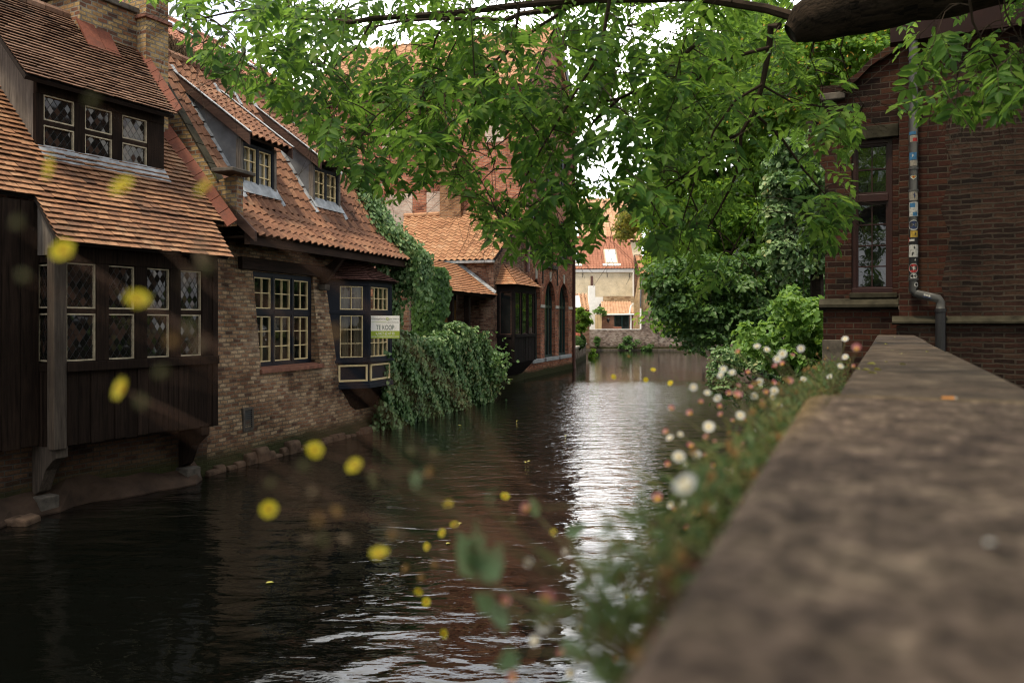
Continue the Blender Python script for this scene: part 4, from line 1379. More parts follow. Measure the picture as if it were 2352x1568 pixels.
# garden quay beyond the warehouse
gq = thing('garden_quay', 'low stone garden quay with pale coping just beyond the warehouse', 'wall', W.w(8.4, 0))
gi = gq.matrix_world.inverted()
p, q = at(1318, 846, 45.6), at(1353, 826, 55)
m = MB()
zq = 1.02
pts = [(3.35, 45.2), (5.3, 57), (5.3, 74), (-4, 74), (-4, 46)]
m.poly([(x, y, zq) for x, y in pts])
for (x0, y0), (x1, y1) in zip(pts[:2], pts[1:3]):
    m.poly([(x0, y0, -.6), (x1, y1, -.6), (x1, y1, zq), (x0, y0, zq)])
fpart('masonry', m, M['brick_quay'], gq, gi)
for k in range(8):
    t0, t1 = k / 8, (k + .94) / 8
    x0, y0, x1, y1 = lerp(3.35, 5.3, t0), lerp(45.2, 57, t0), lerp(3.35, 5.3, t1), lerp(45.2, 57, t1)
    fpart('coping_stone', MB().prism([(x0 + .08, y0), (x1 + .08, y1), (x1 - .5, y1), (x0 - .5, y0)], zq + .003, zq + .1, 'z'), M['stone_pale'], gq, gi)
gp2 = thing('garden_pier', 'brick gate pier with a reddish door and tiled skylit roof behind the garden shrub', 'outbuilding', Vector((4.6, 58, 0)))
ni = gp2.matrix_world.inverted()
fpart('pier', fbox(MB(), 1339, 712, 1354, 800, 57.5, .8), M['brick_annex'], gp2, ni)
fpart('door', fbox(MB(), 1318, 760, 1339, 800, 58.2, .1), M['redbrown'], gp2, ni)
fpart('wall', fbox(MB(), 1290, 712, 1339, 760, 58.4, .3), M['brick_annex'], gp2, ni)
a, b = at(1300, 712, 57.6), at(1353, 712, 57.6)
zt = H + (740 - 674) / F * 60
r = MB()
pan_quad(r, tuple(a), tuple(b), (b.x, 60, zt), (a.x, 60, zt), tw=.28, gauge=.36, amp=.06)
fpart('roof', r, M['pan_pale'], gp2, ni)
fpart('roof_deck', slab(MB(), tuple(a), tuple(b), (b.x, 60, zt), (a.x, 60, zt), .1, -.03), M['underlay'], gp2, ni)
x0, x1 = at(1305, 0, 58).x, at(1334, 0, 58).x
k_ = (zt - a.z) / 2.4
fpart('skylight', slab(MB(), (x0, 57.8, a.z + .1), (x1, 57.8, a.z + .1), (x1, 59.5, a.z + k_ * 1.9), (x0, 59.5, a.z + k_ * 1.9), .02, .12), M['skylight'], gp2, ni)

# ================================================================== dark brick building on the right bank
RF = Frame(4.86, 10.0, .9, -.436)
rb = thing('brick_building', 'shaded red brick building with tall window and stickered downpipe at the end of the parapet', 'building', RF.M)
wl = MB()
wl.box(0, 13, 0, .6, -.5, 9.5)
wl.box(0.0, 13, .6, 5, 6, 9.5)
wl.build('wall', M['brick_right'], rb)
sL = RF.hit(1895, 600, .25)[0]
w0, w1 = RF.hit(1956, 500, .3)[0], RF.hit(2050, 500, .3)[0]
wz1, wz0 = RF.hit(2000, 322, .3)[1], RF.hit(2000, 672, .3)[1]
zs = RF.hit(1900, 703, .25)[1]
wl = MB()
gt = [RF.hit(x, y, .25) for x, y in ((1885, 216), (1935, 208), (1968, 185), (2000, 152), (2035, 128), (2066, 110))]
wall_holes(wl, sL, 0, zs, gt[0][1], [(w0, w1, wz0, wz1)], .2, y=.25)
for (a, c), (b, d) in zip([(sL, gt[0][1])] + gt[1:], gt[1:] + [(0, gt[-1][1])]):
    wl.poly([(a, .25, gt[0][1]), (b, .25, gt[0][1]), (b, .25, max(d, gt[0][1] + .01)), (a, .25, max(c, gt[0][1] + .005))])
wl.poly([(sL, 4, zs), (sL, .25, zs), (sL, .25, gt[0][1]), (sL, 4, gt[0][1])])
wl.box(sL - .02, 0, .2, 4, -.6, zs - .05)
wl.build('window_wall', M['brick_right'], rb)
MB().box(sL + .05, -.02, .5, 3, zs, gt[0][1] - .2).build('room', M['dark_room'], rb)
cp = MB()
for (a, c), (b, d) in zip(gt[:-1], gt[1:]):
    cp.prism([(a, c - .02), (b, d - .02), (b, d + .07), (a, c + .07)], .17, .6, 'y')
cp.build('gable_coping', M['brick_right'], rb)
MB().box(sL - .06, sL + .25, .15, .6, gt[0][1] - .12, gt[0][1] - .022).build('kneeler_stone', M['stone'], rb, bevel=.015)
z3 = RF.hit(1890, 318, .25)[1]
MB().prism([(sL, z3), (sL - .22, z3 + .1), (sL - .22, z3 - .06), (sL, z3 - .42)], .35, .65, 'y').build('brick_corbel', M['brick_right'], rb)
MB().prism([(.22, zs - .06), (.13, zs - .02), (.13, zs + .02), (.25, zs + .1)], sL - .07, -.005).build('string_course', M['stone_moss'], rb, bevel=.004)
MB().box(sL + .22, -.005, .21, .3, wz1 + .003, wz1 + .17).build('lintel', M['stone_moss'], rb, bevel=.01)
MB().box(sL + .3, -.02, .215, .3, zs + .1, wz0 - .003).build('window_sill', M['stone_moss'], rb, bevel=.01)
zm = RF.hit(2000, 455, .3)[1]
f = ring(MB(), w0, w1, wz0, wz1, .05, .3, .4)
f.box(w0 + .05, w1 - .05, .29, .4, zm - .05, zm + .05)
f.box(w0 - .01, w1 + .01, .27, .33, wz0 - .002, wz0 + .06)
wf = f.build('window_frame', M['redbrown'], rb, bevel=.005)
sash(rb, w0 + .05, w1 - .05, zm + .05, wz1 - .05, .35, 2, 2, M['redbrown'], M['redbrown'], M['glass_old'], .02, .01, bar=.014)
sash(rb, w0 + .05, w1 - .05, wz0 + .05, zm - .05, .35, 2, 4, M['redbrown'], M['redbrown'], M['glass_old'], .02, .01, bar=.014)
# plinth of the projecting front
zp = RF.hit(2200, 740, -.06)[1]
MB().prism([(.0, zp - .03), (-.1, zp - .015), (-.1, zp + .01), (.0, zp + .08)], -.08, 7).build('plinth_moulding', M['stone_moss'], rb, bevel=.004)
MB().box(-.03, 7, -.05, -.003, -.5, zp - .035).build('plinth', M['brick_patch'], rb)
MB().box(sL - .03, sL + .22, .17, .4, -.5, RF.hit(1910, 780, .2)[1]).build('foundation_stone', M['stone'], rb, bevel=.01)
zx = [(2190, 150), (2172, 300), (2170, 330), (2188, 380), (2168, 455), (2160, 480), (2182, 540), (2162, 655), (2180, 735)]
q = [RF.hit(x, y, -.005) for x, y in zx]
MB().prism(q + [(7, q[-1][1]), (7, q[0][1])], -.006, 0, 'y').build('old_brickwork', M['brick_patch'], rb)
zg = RF.hit(2061, 38, -.2)[1]
gu = MB().prism([(-.03, zg - .32), (-.16, zg - .3), (-.2, zg), (-.17, zg), (-.15, zg - .06), (-.03, zg - .06)], -.1, 7).build('gutter', M['redbrown'], rb)
MB().tube([(-.1, -.19, zg + .005), (7, -.19, zg + .005)], .012).build('gutter_rim', M['zinc'], gu)
# downpipe with stickers
px_ = RF.hit(2098, 400, -.1)[0]
pz0, pz1 = RF.hit(2098, 668, -.1)[1], RF.hit(2098, 75, -.1)[1]
pe = RF.hit(2160, 690, -.1)
dp = MB().tube([(px_, -.05, pz1 + .12), (px_, -.1, pz1), (px_, -.1, pz0), (px_ + .02, -.1, pz0 - .03), (pe[0] - .02, -.1, pe[1] + .02), (pe[0], -.1, pe[1] - .02), (pe[0], -.1, pe[1] - .15)], .052, 16).build('downpipe', M['zinc'], rb, True)
MB().tube([(pe[0], -.1, pe[1] - .1), (pe[0], -.1, pe[1] - .14), (pe[0], -.1, pe[1] - .145), (pe[0], -.1, .6)], [.066, .066, .058, .058], 14).build('cast_iron_shoe', M['iron'], rb)
for y in (138, 390, 440, 643):
    z = RF.hit(2098, y, -.1)[1]
    MB().tube([(px_, -.1, z), (px_, -.1, z + .02)], .058, 16).build('pipe_joint', M['zinc'], dp)


def sticker(y0, y1, col, a0=-60, a1=60, shape='rect', r=.0535, mat=None, name='sticker', xo=0.0, xw=1.0):
    z0, z1 = RF.hit(2098, y1, -.15)[1], RF.hit(2098, y0, -.15)[1]
    mb = MB()
    n = 10
    zc, rz = (z0 + z1) / 2, (z1 - z0) / 2

    def P(u, v):      # u,v in -1..1
        t = math.radians(lerp(a0, a1, (u + 1) / 2) - 90)
        return (px_ + r * math.cos(t), -.1 + r * math.sin(t), zc + v * rz)
    if shape == 'rect':
        for k in range(n):
            u0, u1 = -1 + 2 * k / n, -1 + 2 * (k + 1) / n
            mb.poly([P(u0, -1), P(u1, -1), P(u1, 1), P(u0, 1)])
    else:
        q = []
        for k in range(20):
            t = 2 * math.pi * k / 20
            u, v = math.cos(t), math.sin(t)
            if shape == 'heart':
                u = math.sin(t) ** 3
                v = (13 * math.cos(t) - 5 * math.cos(2 * t) - 2 * math.cos(3 * t) - math.cos(4 * t)) / 17
            q.append((u, v))
        if shape == 'bird':
            q = [(-.9, .5), (-.2, .35), (.1, .9), (.3, .2), (.9, -.1), (.2, -.3), (-.1, -.9), (-.2, -.1)]
        c = (sum(p[0] for p in q) / len(q), sum(p[1] for p in q) / len(q))
        for k in range(len(q)):
            mb.poly([P(*q[k]), P(*q[(k + 1) % len(q)]), P(*c)])
    key = 'paint_%02d%02d%02d' % tuple(int(99 * v) for v in col)
    if key not in M:
        M[key] = m_plain(key, tuple(.62 * v for v in col), .55, .35, 40)
    return mb.build(name, M[key], dp)


WHT, BLU, DBL, RED, BLK, YEL, SKN = (.5, .5, .47), (.04, .16, .32), (.015, .03, .09), (.35, .02, .02), (.01, .01, .012), (.45, .3, .04), (.3, .27, .22)
s = sticker
s(302, 309, BLU, -70, 30)
s(311, 326, SKN, -50, 60)
s(317, 325, RED, -10, 50, r=.0542)
s(350, 367, BLU, -60, 40)
s(353, 362, WHT, -40, 20, 'bird', r=.0542)
s(368, 381, SKN, -50, 50)
s(400, 414, WHT, -40, 40, 'heart')
s(402, 411, YEL, -25, 25, 'heart', r=.0542)
s(404, 409, RED, -12, 12, 'heart', r=.055)
s(439, 460, SKN, -60, 60)
s(440, 459, DBL, -15, 35, 'bird', r=.0542)
s(464, 497, WHT, -60, 70)
s(466, 476, BLU, -50, 20, r=.0542)
s(487, 496, BLU, -10, 50, r=.0542)
s(505, 529, WHT, -70, 70, 'disc')
s(507, 526, DBL, -55, 60, 'disc', r=.0542)
s(530, 545, YEL, -40, 60)
s(534, 541, BLK, -20, 60, 'bird', r=.0542)
s(546, 560, BLK, -70, 50)
s(549, 554, WHT, -60, 10, r=.0542)
s(545, 556, RED, -85, -60, r=.0542)
s(562, 590, WHT, -70, 70)
s(565, 573, BLK, -30, 50, 'bird', r=.0542)
s(577, 588, BLK, -60, 40, 'bird', r=.0542)
s(591, 603, BLK, -50, 60)
s(594, 600, WHT, -20, 60, 'bird', r=.0542)
s(605, 627, WHT, -66, 66, 'disc')
s(606, 626, RED, -60, 60, 'disc', r=.0542)
s(609, 623, WHT, -30, 35, 'bird', r=.055)
s(628, 640, WHT, -50, 50, 'disc')
s(629, 639, BLK, -46, 20, 'bird', r=.0542)
s(648, 659, WHT, 5, 70, 'disc')
s(650, 657, BLK, 20, 55, 'disc', r=.0542)
bl = (Vector((px_ + .11, -.155, pz0 - .04)), )
e = Vector((pe[0] - .02, -.1, pe[1] + .02)) - Vector((px_ + .02, -.1, pz0 - .03))
mb = MB()
for u0, u1, v0, v1, y in ((.32, .68, -.022, .03, -.154),):
    pA = Vector((px_ + .02, 0, pz0 - .03)) + e * u0
    pB = Vector((px_ + .02, 0, pz0 - .03)) + e * u1
    mb.poly([(pA.x, y, pA.z + v0), (pB.x, y, pB.z + v0), (pB.x, y + .012, pB.z + v1), (pA.x, y + .012, pA.z + v1)])
k = 'paint_%02d%02d%02d' % tuple(int(99 * v) for v in DBL)
mb.build('sticker', M[k], dp)
mb = MB()
for u0 in (.36, .46, .56):
    pA = Vector((px_ + .02, 0, pz0 - .03)) + e * u0
    mb.poly([(pA.x, -.157, pA.z - .006), (pA.x + .02, -.157, pA.z - .01), (pA.x + .02, -.152, pA.z + .014), (pA.x, -.152, pA.z + .018)])
mb.build('sticker', M['paint_%02d%02d%02d' % tuple(int(99 * v) for v in WHT)], dp)
MB().box(1.35, 1.75, -.03, .0, RF.hit(2345, 370, 0)[1] - .05, RF.hit(2345, 345, 0)[1]).build('stone_block', M['stone'], rb)

# ================================================================== parapet beside the camera
PW = Frame(-.11, 0.0, .47, 1)
ZT = H - .15
m, t, out = nodes('coping_stone')
o = tcoord(t)
n1 = noise(t, o, 15, 6, .62, .3)
n2 = noise(t, o, 42, 5, .7)
n3 = noise(t, o, 2.0, 4, .6)
n4 = noise(t, scl(t, o, (1.0, 1.4, 1.0)), 22, 4, .62, .6)
col = ramp(t, n1, [(.3, (.054, .039, .034)), (.5, (.115, .083, .066)), (.7, (.2, .15, .115))])
col = mix(t, .8, col, ramp(t, n4, [(.36, .42), (.5, .95), (.62, 1.7)]), 'MULTIPLY')
col = mix(t, .55, col, ramp(t, n2, [(.3, .4), (.7, 1.5)]), 'MULTIPLY')
col = mix(t, .45, col, ramp(t, n3, [(.35, (.5, .45, .45)), (.65, (1.3, 1.25, 1.1))]), 'MULTIPLY')
xy = N(t, 'ShaderNodeSeparateXYZ', {0: o})
wob_ = N(t, 'ShaderNodeMath', {0: n4, 1: .07}, operation='MULTIPLY').outputs[0]
ex = N(t, 'ShaderNodeMath', {0: xy.outputs[0], 1: wob_}, operation='ADD').outputs[0]
ey = N(t, 'ShaderNodeMath', {0: xy.outputs[1], 1: wob_}, operation='ADD').outputs[0]
lx_ = N(t, 'ShaderNodeMapRange', {0: ex, 1: 1.66, 2: 1.73}).outputs[0]
ly_ = N(t, 'ShaderNodeMath', {0: N(t, 'ShaderNodeMapRange', {0: ey, 1: .02, 2: .06}).outputs[0], 1: N(t, 'ShaderNodeMapRange', {0: xy.outputs[0], 1: .9, 2: 1.4}).outputs[0]}, operation='MULTIPLY').outputs[0]
lf_ = N(t, 'ShaderNodeMath', {0: lx_, 1: ly_}, operation='MAXIMUM').outputs[0]
col = mix(t, mix(t, .65, lf_, (0, 0, 0)), col, (.3, .2, .05))
n5 = noise(t, o, 95, 3, .6)
col = mix(t, .6, col, ramp(t, n5, [(.36, .3), (.5, 1.0), (.66, 1.5)]), 'MULTIPLY')
bsdf(t, out, col, .9, n2, .006, .9, .15)
M['coping'] = m
m, t, out = nodes('coping_dark')
o = tcoord(t)
n1 = noise(t, o, 6, 6, .65, .3)
n2 = noise(t, scl(t, o, (2.5, 1, 1)), 30, 5, .7)
col = ramp(t, n1, [(.3, (.04, .032, .027)), (.55, (.1, .076, .06)), (.72, (.2, .155, .115))])
col = mix(t, .6, col, ramp(t, n2, [(.3, .35), (.7, 1.5)]), 'MULTIPLY')
bsdf(t, out, col, .92, n2, .008, .9, .12)
M['coping_dark'] = m
pa = thing('canal_parapet', 'low canal parapet wall with broad worn stone coping running to the brick building', 'wall', PW.M)
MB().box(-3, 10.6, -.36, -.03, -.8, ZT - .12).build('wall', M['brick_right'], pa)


def coping(x0, x1, y0, y1, z, mat, dep=.13, bev=.02):
    nx, ny = max(2, int((x1 - x0) / .06)), 9
    mb = MB()
    mb.box(x0, x1, y0, y1, z - dep, z)
    return mb.build('coping_stone', mat, pa, False, bev)


mb = MB()
mb.prism([(-1.2, -.43), (1.66, -.43), (1.70, -.38), (1.70, .0), (1.64, .04), (.3, -.002), (-1.2, -.03)], ZT - .13, ZT + .012, 'z')
mb.build('coping_stone', M['coping'], pa, False, .018)['label'] = 'large pale lichened coping slab nearest the viewer'
coping(1.74, 2.12, -.41, .0, ZT - .004, M['coping_dark'])
coping(2.14, 4.72, -.4, .0, ZT - .002, M['coping_dark'])
coping(4.75, 7.6, -.4, .0, ZT - .006, M['coping_dark'])
coping(7.62, 10.5, -.41, .0, ZT - .002, M['coping_dark'])

# ================================================================== vegetation
M['leaf_canopy'] = m_leaf('leaf_canopy', [(.007, .024, .01), (.018, .058, .016), (.05, .13, .024), (.13, .24, .045), (.2, .26, .05)], .55, (.29, .5, .07), .5, .14)
M['leaf_ivy'] = m_leaf('leaf_ivy', [(.018, .048, .018), (.055, .12, .04), (.115, .205, .075), (.2, .3, .13), (.26, .2, .07)], .25, (.16, .3, .05), .45, .3)
M['leaf_dark'] = m_leaf('leaf_dark', [(.026, .07, .022), (.06, .13, .036), (.11, .2, .06)], .34, (.2, .36, .04), .45, .3)
M['leaf_light'] = m_leaf('leaf_light', [(.06, .14, .03), (.12, .24, .05), (.2, .33, .09)], .42, (.35, .55, .08), .45, .3)
M['leaf_tree'] = m_leaf('leaf_tree', [(.04, .1, .02), (.09, .19, .032), (.17, .29, .05)], .5, (.4, .6, .05), .5, .15)
M['leaf_olive'] = m_leaf('leaf_olive', [(.07, .1, .02), (.13, .16, .03), (.3, .18, .04)], .45, (.35, .35, .05), .5, .2)
M['leaf_herb'] = m_leaf('leaf_herb', [(.07, .12, .055), (.12, .19, .08), (.2, .21, .08), (.3, .15, .06)], .35, (.2, .28, .05), .6, .2)
M['leaf_pale'] = m_leaf('leaf_pale', [(.2, .3, .16), (.27, .38, .22)], .35, (.3, .45, .18), .6, .2)
M['seed'] = m_leaf('seed', [(.35, .16, .03), (.45, .28, .05)], .4, (.5, .3, .05))


def in_poly(x, y, poly):
    r = np.zeros(len(x), bool)
    for (x0, y0), (x1, y1) in zip(poly, poly[1:] + poly[:1]):
        c = ((y0 > y) != (y1 > y)) & (x < (x1 - x0) * (y - y0) / ((y1 - y0) or 1e-9) + x0)
        r ^= c
    return r


def to_px(P):
    return CX + F * P[:, 0] / P[:, 1], HY - F * (P[:, 2] - H) / P[:, 1]


def clump_leaves(C, rad, n, size, up=.45, flat=.75):
    """Leaves on the shells of leaf clumps C (k,3) with radii rad."""
    i = G.integers(0, len(C), n)
    d = rdir(n)
    d[:, 2] = np.where(G.random(n) < .75, np.abs(d[:, 2]), d[:, 2])
    d = unit(d)
    rr = rad[i] * (.55 + .5 * G.random(n) ** .6)
    P = C[i] + d * rr[:, None] * np.array([1, 1, flat])
    Nn = unit(d + np.array([0, 0, up]) + .55 * G.normal(size=(n, 3)))
    D = np.cross(Nn, rdir(n))
    D = unit(D) + np.array([0, 0, -.3]) + .3 * d
    L = size * G.uniform(.6, 1.25, n)
    return P, D, Nn, L


def pix_clumps(poly, n, Y0, Y1, dense=None):
    xs, ys = [p[0] for p in poly], [p[1] for p in poly]
    x = G.uniform(min(xs), max(xs), n * 4)
    y = G.uniform(min(ys), max(ys), n * 4)
    k = in_poly(x, y, poly)
    x, y = x[k][:n], y[k][:n]
    Y = G.uniform(Y0, Y1, len(x))
    return np.stack([(x - CX) / F * Y, Y, H + (HY - y) / F * Y], 1)


def ground_trunk(parent, base, top, r0, r1, limbs, name='trunk'):
    mb = MB()
    base, top = Vector(base), Vector(top)
    pts = [base, lerp(base, top, .35) + Vector((R.uniform(-.2, .2), R.uniform(-.2, .2), 0)), lerp(base, top, .7) + Vector((R.uniform(-.2, .2), 0, 0)), top]
    mb.tube(pts, [r0, r0 * .8, (r0 + r1) / 2, r1], 9)
    for q in limbs:
        q = Vector(q)
        s = lerp(base, top, R.uniform(.45, .95))
        mb.tube([s, lerp(s, q, .5) + Vector((0, 0, -.15)), q], [r1 * .8, r1 * .45, r1 * .12], 6)
    return mb.build(name, M['bark'], parent)


# ---- ivy covered garden wall
iv = thing('ivy_wall', 'garden wall wholly cloaked in dark glossy ivy at the water between the oriel and the warehouse', 'ivy hedge', B.w(9.5, 0))
inv = iv.matrix_world.inverted()
mb = MB(B.M)
mb.box(6.0, 13.6, .0, .35, -.8, 2.05)
mb.v = [tuple(inv @ Vector(p)) for p in mb.v]
mb.build('wall', M['brick_dark'], iv)


def ivy_pts(n, s0, s1, b, top, out=.16, zmin=-.02):
    s_ = G.uniform(s0, s1, n)
    tz = np.array([top(a) for a in s_])
    v = G.random(n)
    front = G.random(n) < .8
    z = zmin + (tz - zmin) * v ** .9
    bulge = .10 * np.sin(s_ * 3.1) * np.cos(z * 2.7) + .07 * np.sin(s_ * 7.3 + z * 5)
    bb = np.where(front, b - out * (.35 + .75 * G.random(n)) - bulge, b + G.uniform(-.1, .45, n))
    z = np.where(front, z, tz + G.normal(0, .05, n))
    P = np.stack([s_, bb, z], 1)
    Nn = np.where(front[:, None], np.array([-.1, -1, .55]), np.array([0, -.35, 1.0])) + .38 * G.normal(size=(n, 3))
    D = np.stack([G.normal(0, .5, n), np.full(n, -.25), np.full(n, -1.0)], 1)
    D = np.where(front[:, None], D, D + np.array([0, -.6, .7]))
    return P, D, unit(Nn)


def place_leaves(name, P, D, Nn, fr, inv, L, W, mat, parent, **k):
    Mx = np.array((inv @ fr.M) if fr else inv)
    P = P @ Mx[:3, :3].T + Mx[:3, 3]
    D = D @ Mx[:3, :3].T
    Nn = Nn @ Mx[:3, :3].T
    return leaves(name, P, D, Nn, L, W, mat, parent, **k)


htop = lambda s: 2.12 + .10 * math.sin(s * 1.9) + .08 * math.sin(s * 5.1) + (.28 if 10.8 < s < 12.6 else 0) - (max(0, s - 12.6) * 1.0)
P, D, Nn = ivy_pts(19000, 5.6, 13.8, 0, htop, .3)
place_leaves('foliage', P, D, Nn, B, inv, .115 * G.uniform(.6, 1.3, len(P)), .105, M['leaf_ivy'], iv)
q = G.uniform(0, 1, 900)
P = np.stack([13.4 + .6 * G.normal(size=900) * .6, -.25 + .25 * G.normal(size=900), 1.1 + .35 * G.normal(size=900)], 1)
place_leaves('foliage', P, rdir(900) + [0, 0, -.5], rdir(900) + [0, -.5, .9], B, inv, .12, .11, M['leaf_ivy'], iv)

# ---- ivy climbing the brick house gable and roof edge
ic = thing('climbing_ivy', 'ivy climbing the end of the brick house and spilling over its roof edge', 'ivy', B.w(6.6, 0))
inv = ic.matrix_world.inverted()
PP, DD, NN_ = [], [], []
P, D, Nn = ivy_pts(4200, 5.85, 7.0, .25, lambda s: 4.15, .3, .2)
PP.append(P), DD.append(D), NN_.append(Nn)
n = 6500
t_ = G.random(n)
bq = -.6 + 2.4 * t_
zr = np.array([ZR(x) for x in bq])
w = .16 + .42 * np.sin(np.clip(1 - t_, 0, 1) * 2.6) ** 2
sx = 6.95 + w * G.normal(0, .5, n) + .25 * (1 - t_)
hh = np.abs(G.normal(0, .2, n)) + .05
P = np.stack([sx, bq + G.normal(0, .06, n), zr + hh - .25 * np.clip(sx - 7.1, 0, 1) * 3 * G.random(n)], 1)
PP.append(P)
DD.append(np.stack([G.normal(0, .4, n), np.full(n, -.6), np.full(n, -.8)], 1))
NN_.append(unit(np.stack([np.full(n, -.1), np.full(n, -.6), np.full(n, .8)], 1) + .4 * G.normal(size=(n, 3))))
n = 2600
P = np.stack([G.uniform(6.7, 7.6, n), G.uniform(-.75, .1, n), 4.4 - np.abs(G.normal(0, .5, n))], 1)
PP.append(P)
DD.append(np.stack([G.normal(0, .3, n), G.normal(0, .3, n), np.full(n, -1.)], 1))
NN_.append(unit(np.array([-.3, -.8, .5]) + .4 * G.normal(size=(n, 3))))
P, D, Nn = np.concatenate(PP), np.concatenate(DD), np.concatenate(NN_)
place_leaves('foliage', P, D, Nn, B, inv, .105 * G.uniform(.6, 1.3, len(P)), .1, M['leaf_ivy'], ic)
mb = MB()
for k in range(6):
    p = [B.w(6.0 + k * .16 + R.uniform(-.1, .1), .2, z) for z in (.3, 1.5, 2.8, 4.0)]
    mb.tube([inv @ (x + Vector((R.uniform(-.08, .08), 0, 0))) for x in p], [.03, .025, .02, .012])
mb.build('stem', M['twig'], ic)

# ---- ivy column on the annex
i2 = thing('ivy_column', 'tall bush of bright ivy smothering a brick pier beneath the lean-to roof', 'ivy', B.w(8.9, 1.0))
inv = i2.matrix_world.inverted()
cx0, cy0 = at(950, 0, 25.2), at(1030, 0, 25.2)
MB().box(-.35, .35, .1, .7, -.5, 3.6).build('brick_pier', M['brick_annex'], i2)
n = 5200
u = G.uniform(950, 1032, n)
v = G.uniform(612, 775, n)
wob = 12 * np.sin(v / 17.) + 8 * np.sin(v / 7.)
u = np.clip(u, 952 + wob * .6, 1026 + wob) + G.normal(0, 3.5, n)
Y = 24.6 + .5 * ((u - 990) / 40) ** 2 + .35 * G.random(n)
P = np.stack([(u - CX) / F * Y, Y, H + (HY - v) / F * Y], 1)
o = P - np.array([-2.55, 25.3, 3.2])
Nn = unit(o * [1, 1, .3] + [0, -.4, .5] + .4 * G.normal(size=(n, 3)))
D = np.stack([G.normal(0, .4, n), np.full(n, -.2), np.full(n, -1.)], 1)
place_leaves('foliage', P, D, Nn, None, inv, .14 * G.uniform(.6, 1.25, n), .13, M['leaf_dark'], i2)
gwl = MB(B.M @ Matrix.Translation((0, 0, 0)))
gwl.box(7.0, 8.9, 1.2, 1.5, -.2, 3.3)
gw = gwl.build('garden_wall', M['brick_red'])
tag(gw, 'strip of red brick garden wall between the climbing ivy and the ivy column', 'wall')
tr = pan_quad(MB(B.M), (6.95, 1.0, 2.75), (8.2, 1.0, 2.75), (8.2, 1.5, 3.1), (6.95, 1.5, 3.1)).build('wall_tiles', M['pan_old'])
tag(tr, 'short row of old pantiles capping the brick garden wall beside the ivy', 'wall coping')

# ---- dry brown hedge behind the pantiled ridge
dh = thing('dry_hedge', 'withered brown hedge of fine twigs along the ridge behind the dormered roof', 'hedge', B.w(3.5, 2.8, 7.6))
inv = dh.matrix_world.inverted()
n = 9000
s_ = G.uniform(.5, 7.0, n)
top = .62 + .06 * np.sin(s_ * 4)
hh = G.random(n) ** .7 * top
P = np.stack([s_, 2.55 + .35 * G.random(n), 7.75 + hh], 1)
D = np.stack([G.normal(0, .3, n), G.normal(0, .3, n), np.full(n, 1.)], 1)
place_leaves('twigs', P, D, rdir(n) + [0, -1, 0], B, inv, .14, .014, M['dry_twig'], dh)
mb = MB(inv @ B.M)
mb.box(.5, 7, 2.62, 2.85, 6.5, 8.15)
mb.build('hedge_core', M['dry_twig'], dh)

# ---- right bank trees and shrubs
def shrub(name, label, cat, poly, ncl, rad, Y0, Y1, nl, size, mat, trunk, group=None, aspect=.62, edge=None, extra=None):
    base = Vector(trunk[0])
    t = thing(name, label, cat, base, group)
    C = pix_clumps(poly, ncl, Y0, Y1)
    if extra is not None:
        C = np.concatenate([C, extra])
    rr = rad * G.uniform(.6, 1.3, len(C))
    P, D, Nn, L = clump_leaves(C, rr, nl, size)
    inv = Matrix.Translation(-base)
    ld = [Vector(C[i]) - base for i in G.integers(0, len(C), trunk[3])]
    ground_trunk(t, (0, 0, 0), Vector(trunk[1]) - base, trunk[2], trunk[2] * .5, ld)
    place_leaves('crown', P, D, Nn, None, inv, L, L * aspect, mat, t)
    return t, C


shrub('overhanging_shrub', 'dark green shrub arching from the right bank low over the water', 'shrub',
      [(1500, 640), (1545, 600), (1640, 596), (1760, 600), (1890, 590), (1900, 720), (1760, 740), (1700, 775), (1640, 800), (1570, 785), (1525, 745), (1512, 700)],
      240, .46, 24, 29, 28000, .17, M['leaf_dark'], ((9.8, 28, 1.0), (8.3, 27.5, 3.5), .14, 26), aspect=.75)
shrub('drooping_branch', 'dark leafy branch drooping to the water under the right bank shrubs', 'shrub',
      [(1690, 790), (1780, 800), (1790, 880), (1700, 930), (1660, 920), (1640, 880), (1660, 830)],
      22, .3, 17.5, 19.5, 3400, .12, M['leaf_ivy'], ((7.3, 19.5, .9), (6.6, 19, 1.8), .07, 10), aspect=.6)
shrub('leafy_bush', 'light green broad-leaved bush against the corner of the brick building', 'bush',
      [(1700, 800), (1712, 762), (1755, 750), (1790, 715), (1812, 665), (1828, 662), (1840, 720), (1870, 700), (1900, 690), (1910, 880), (1850, 880), (1800, 850), (1740, 830)],
      120, .17, 13.2, 15.5, 6000, .13, M['leaf_light'], ((5.4, 15.2, .9), (5.2, 14.6, 2.4), .06, 14), aspect=.7)
shrub('garden_tree', 'tall loose-crowned green tree filling the right bank behind the canopy', 'tree',
      [(1485, 640), (1475, 560), (1490, 470), (1515, 400), (1525, 290), (1545, 130), (1640, 30), (1790, 10), (1760, 130), (1900, 130), (1910, 640), (1760, 640), (1600, 640)],
      340, .85, 29, 37, 68000, .25, M['leaf_tree'], ((11, 33, 1.0), (10.4, 33, 9.0), .3, 40), aspect=.55)
shrub('ivy_clad_tree', 'dark ivy-clad trunk between the garden tree and the brick building', 'tree',
      [(1790, 345), (1900, 320), (1905, 620), (1800, 630), (1775, 500)],
      90, .4, 20, 22, 15000, .14, M['leaf_ivy'], ((8.2, 21.5, 1.0), (8.0, 21.5, 8.0), .22, 12), aspect=.8)
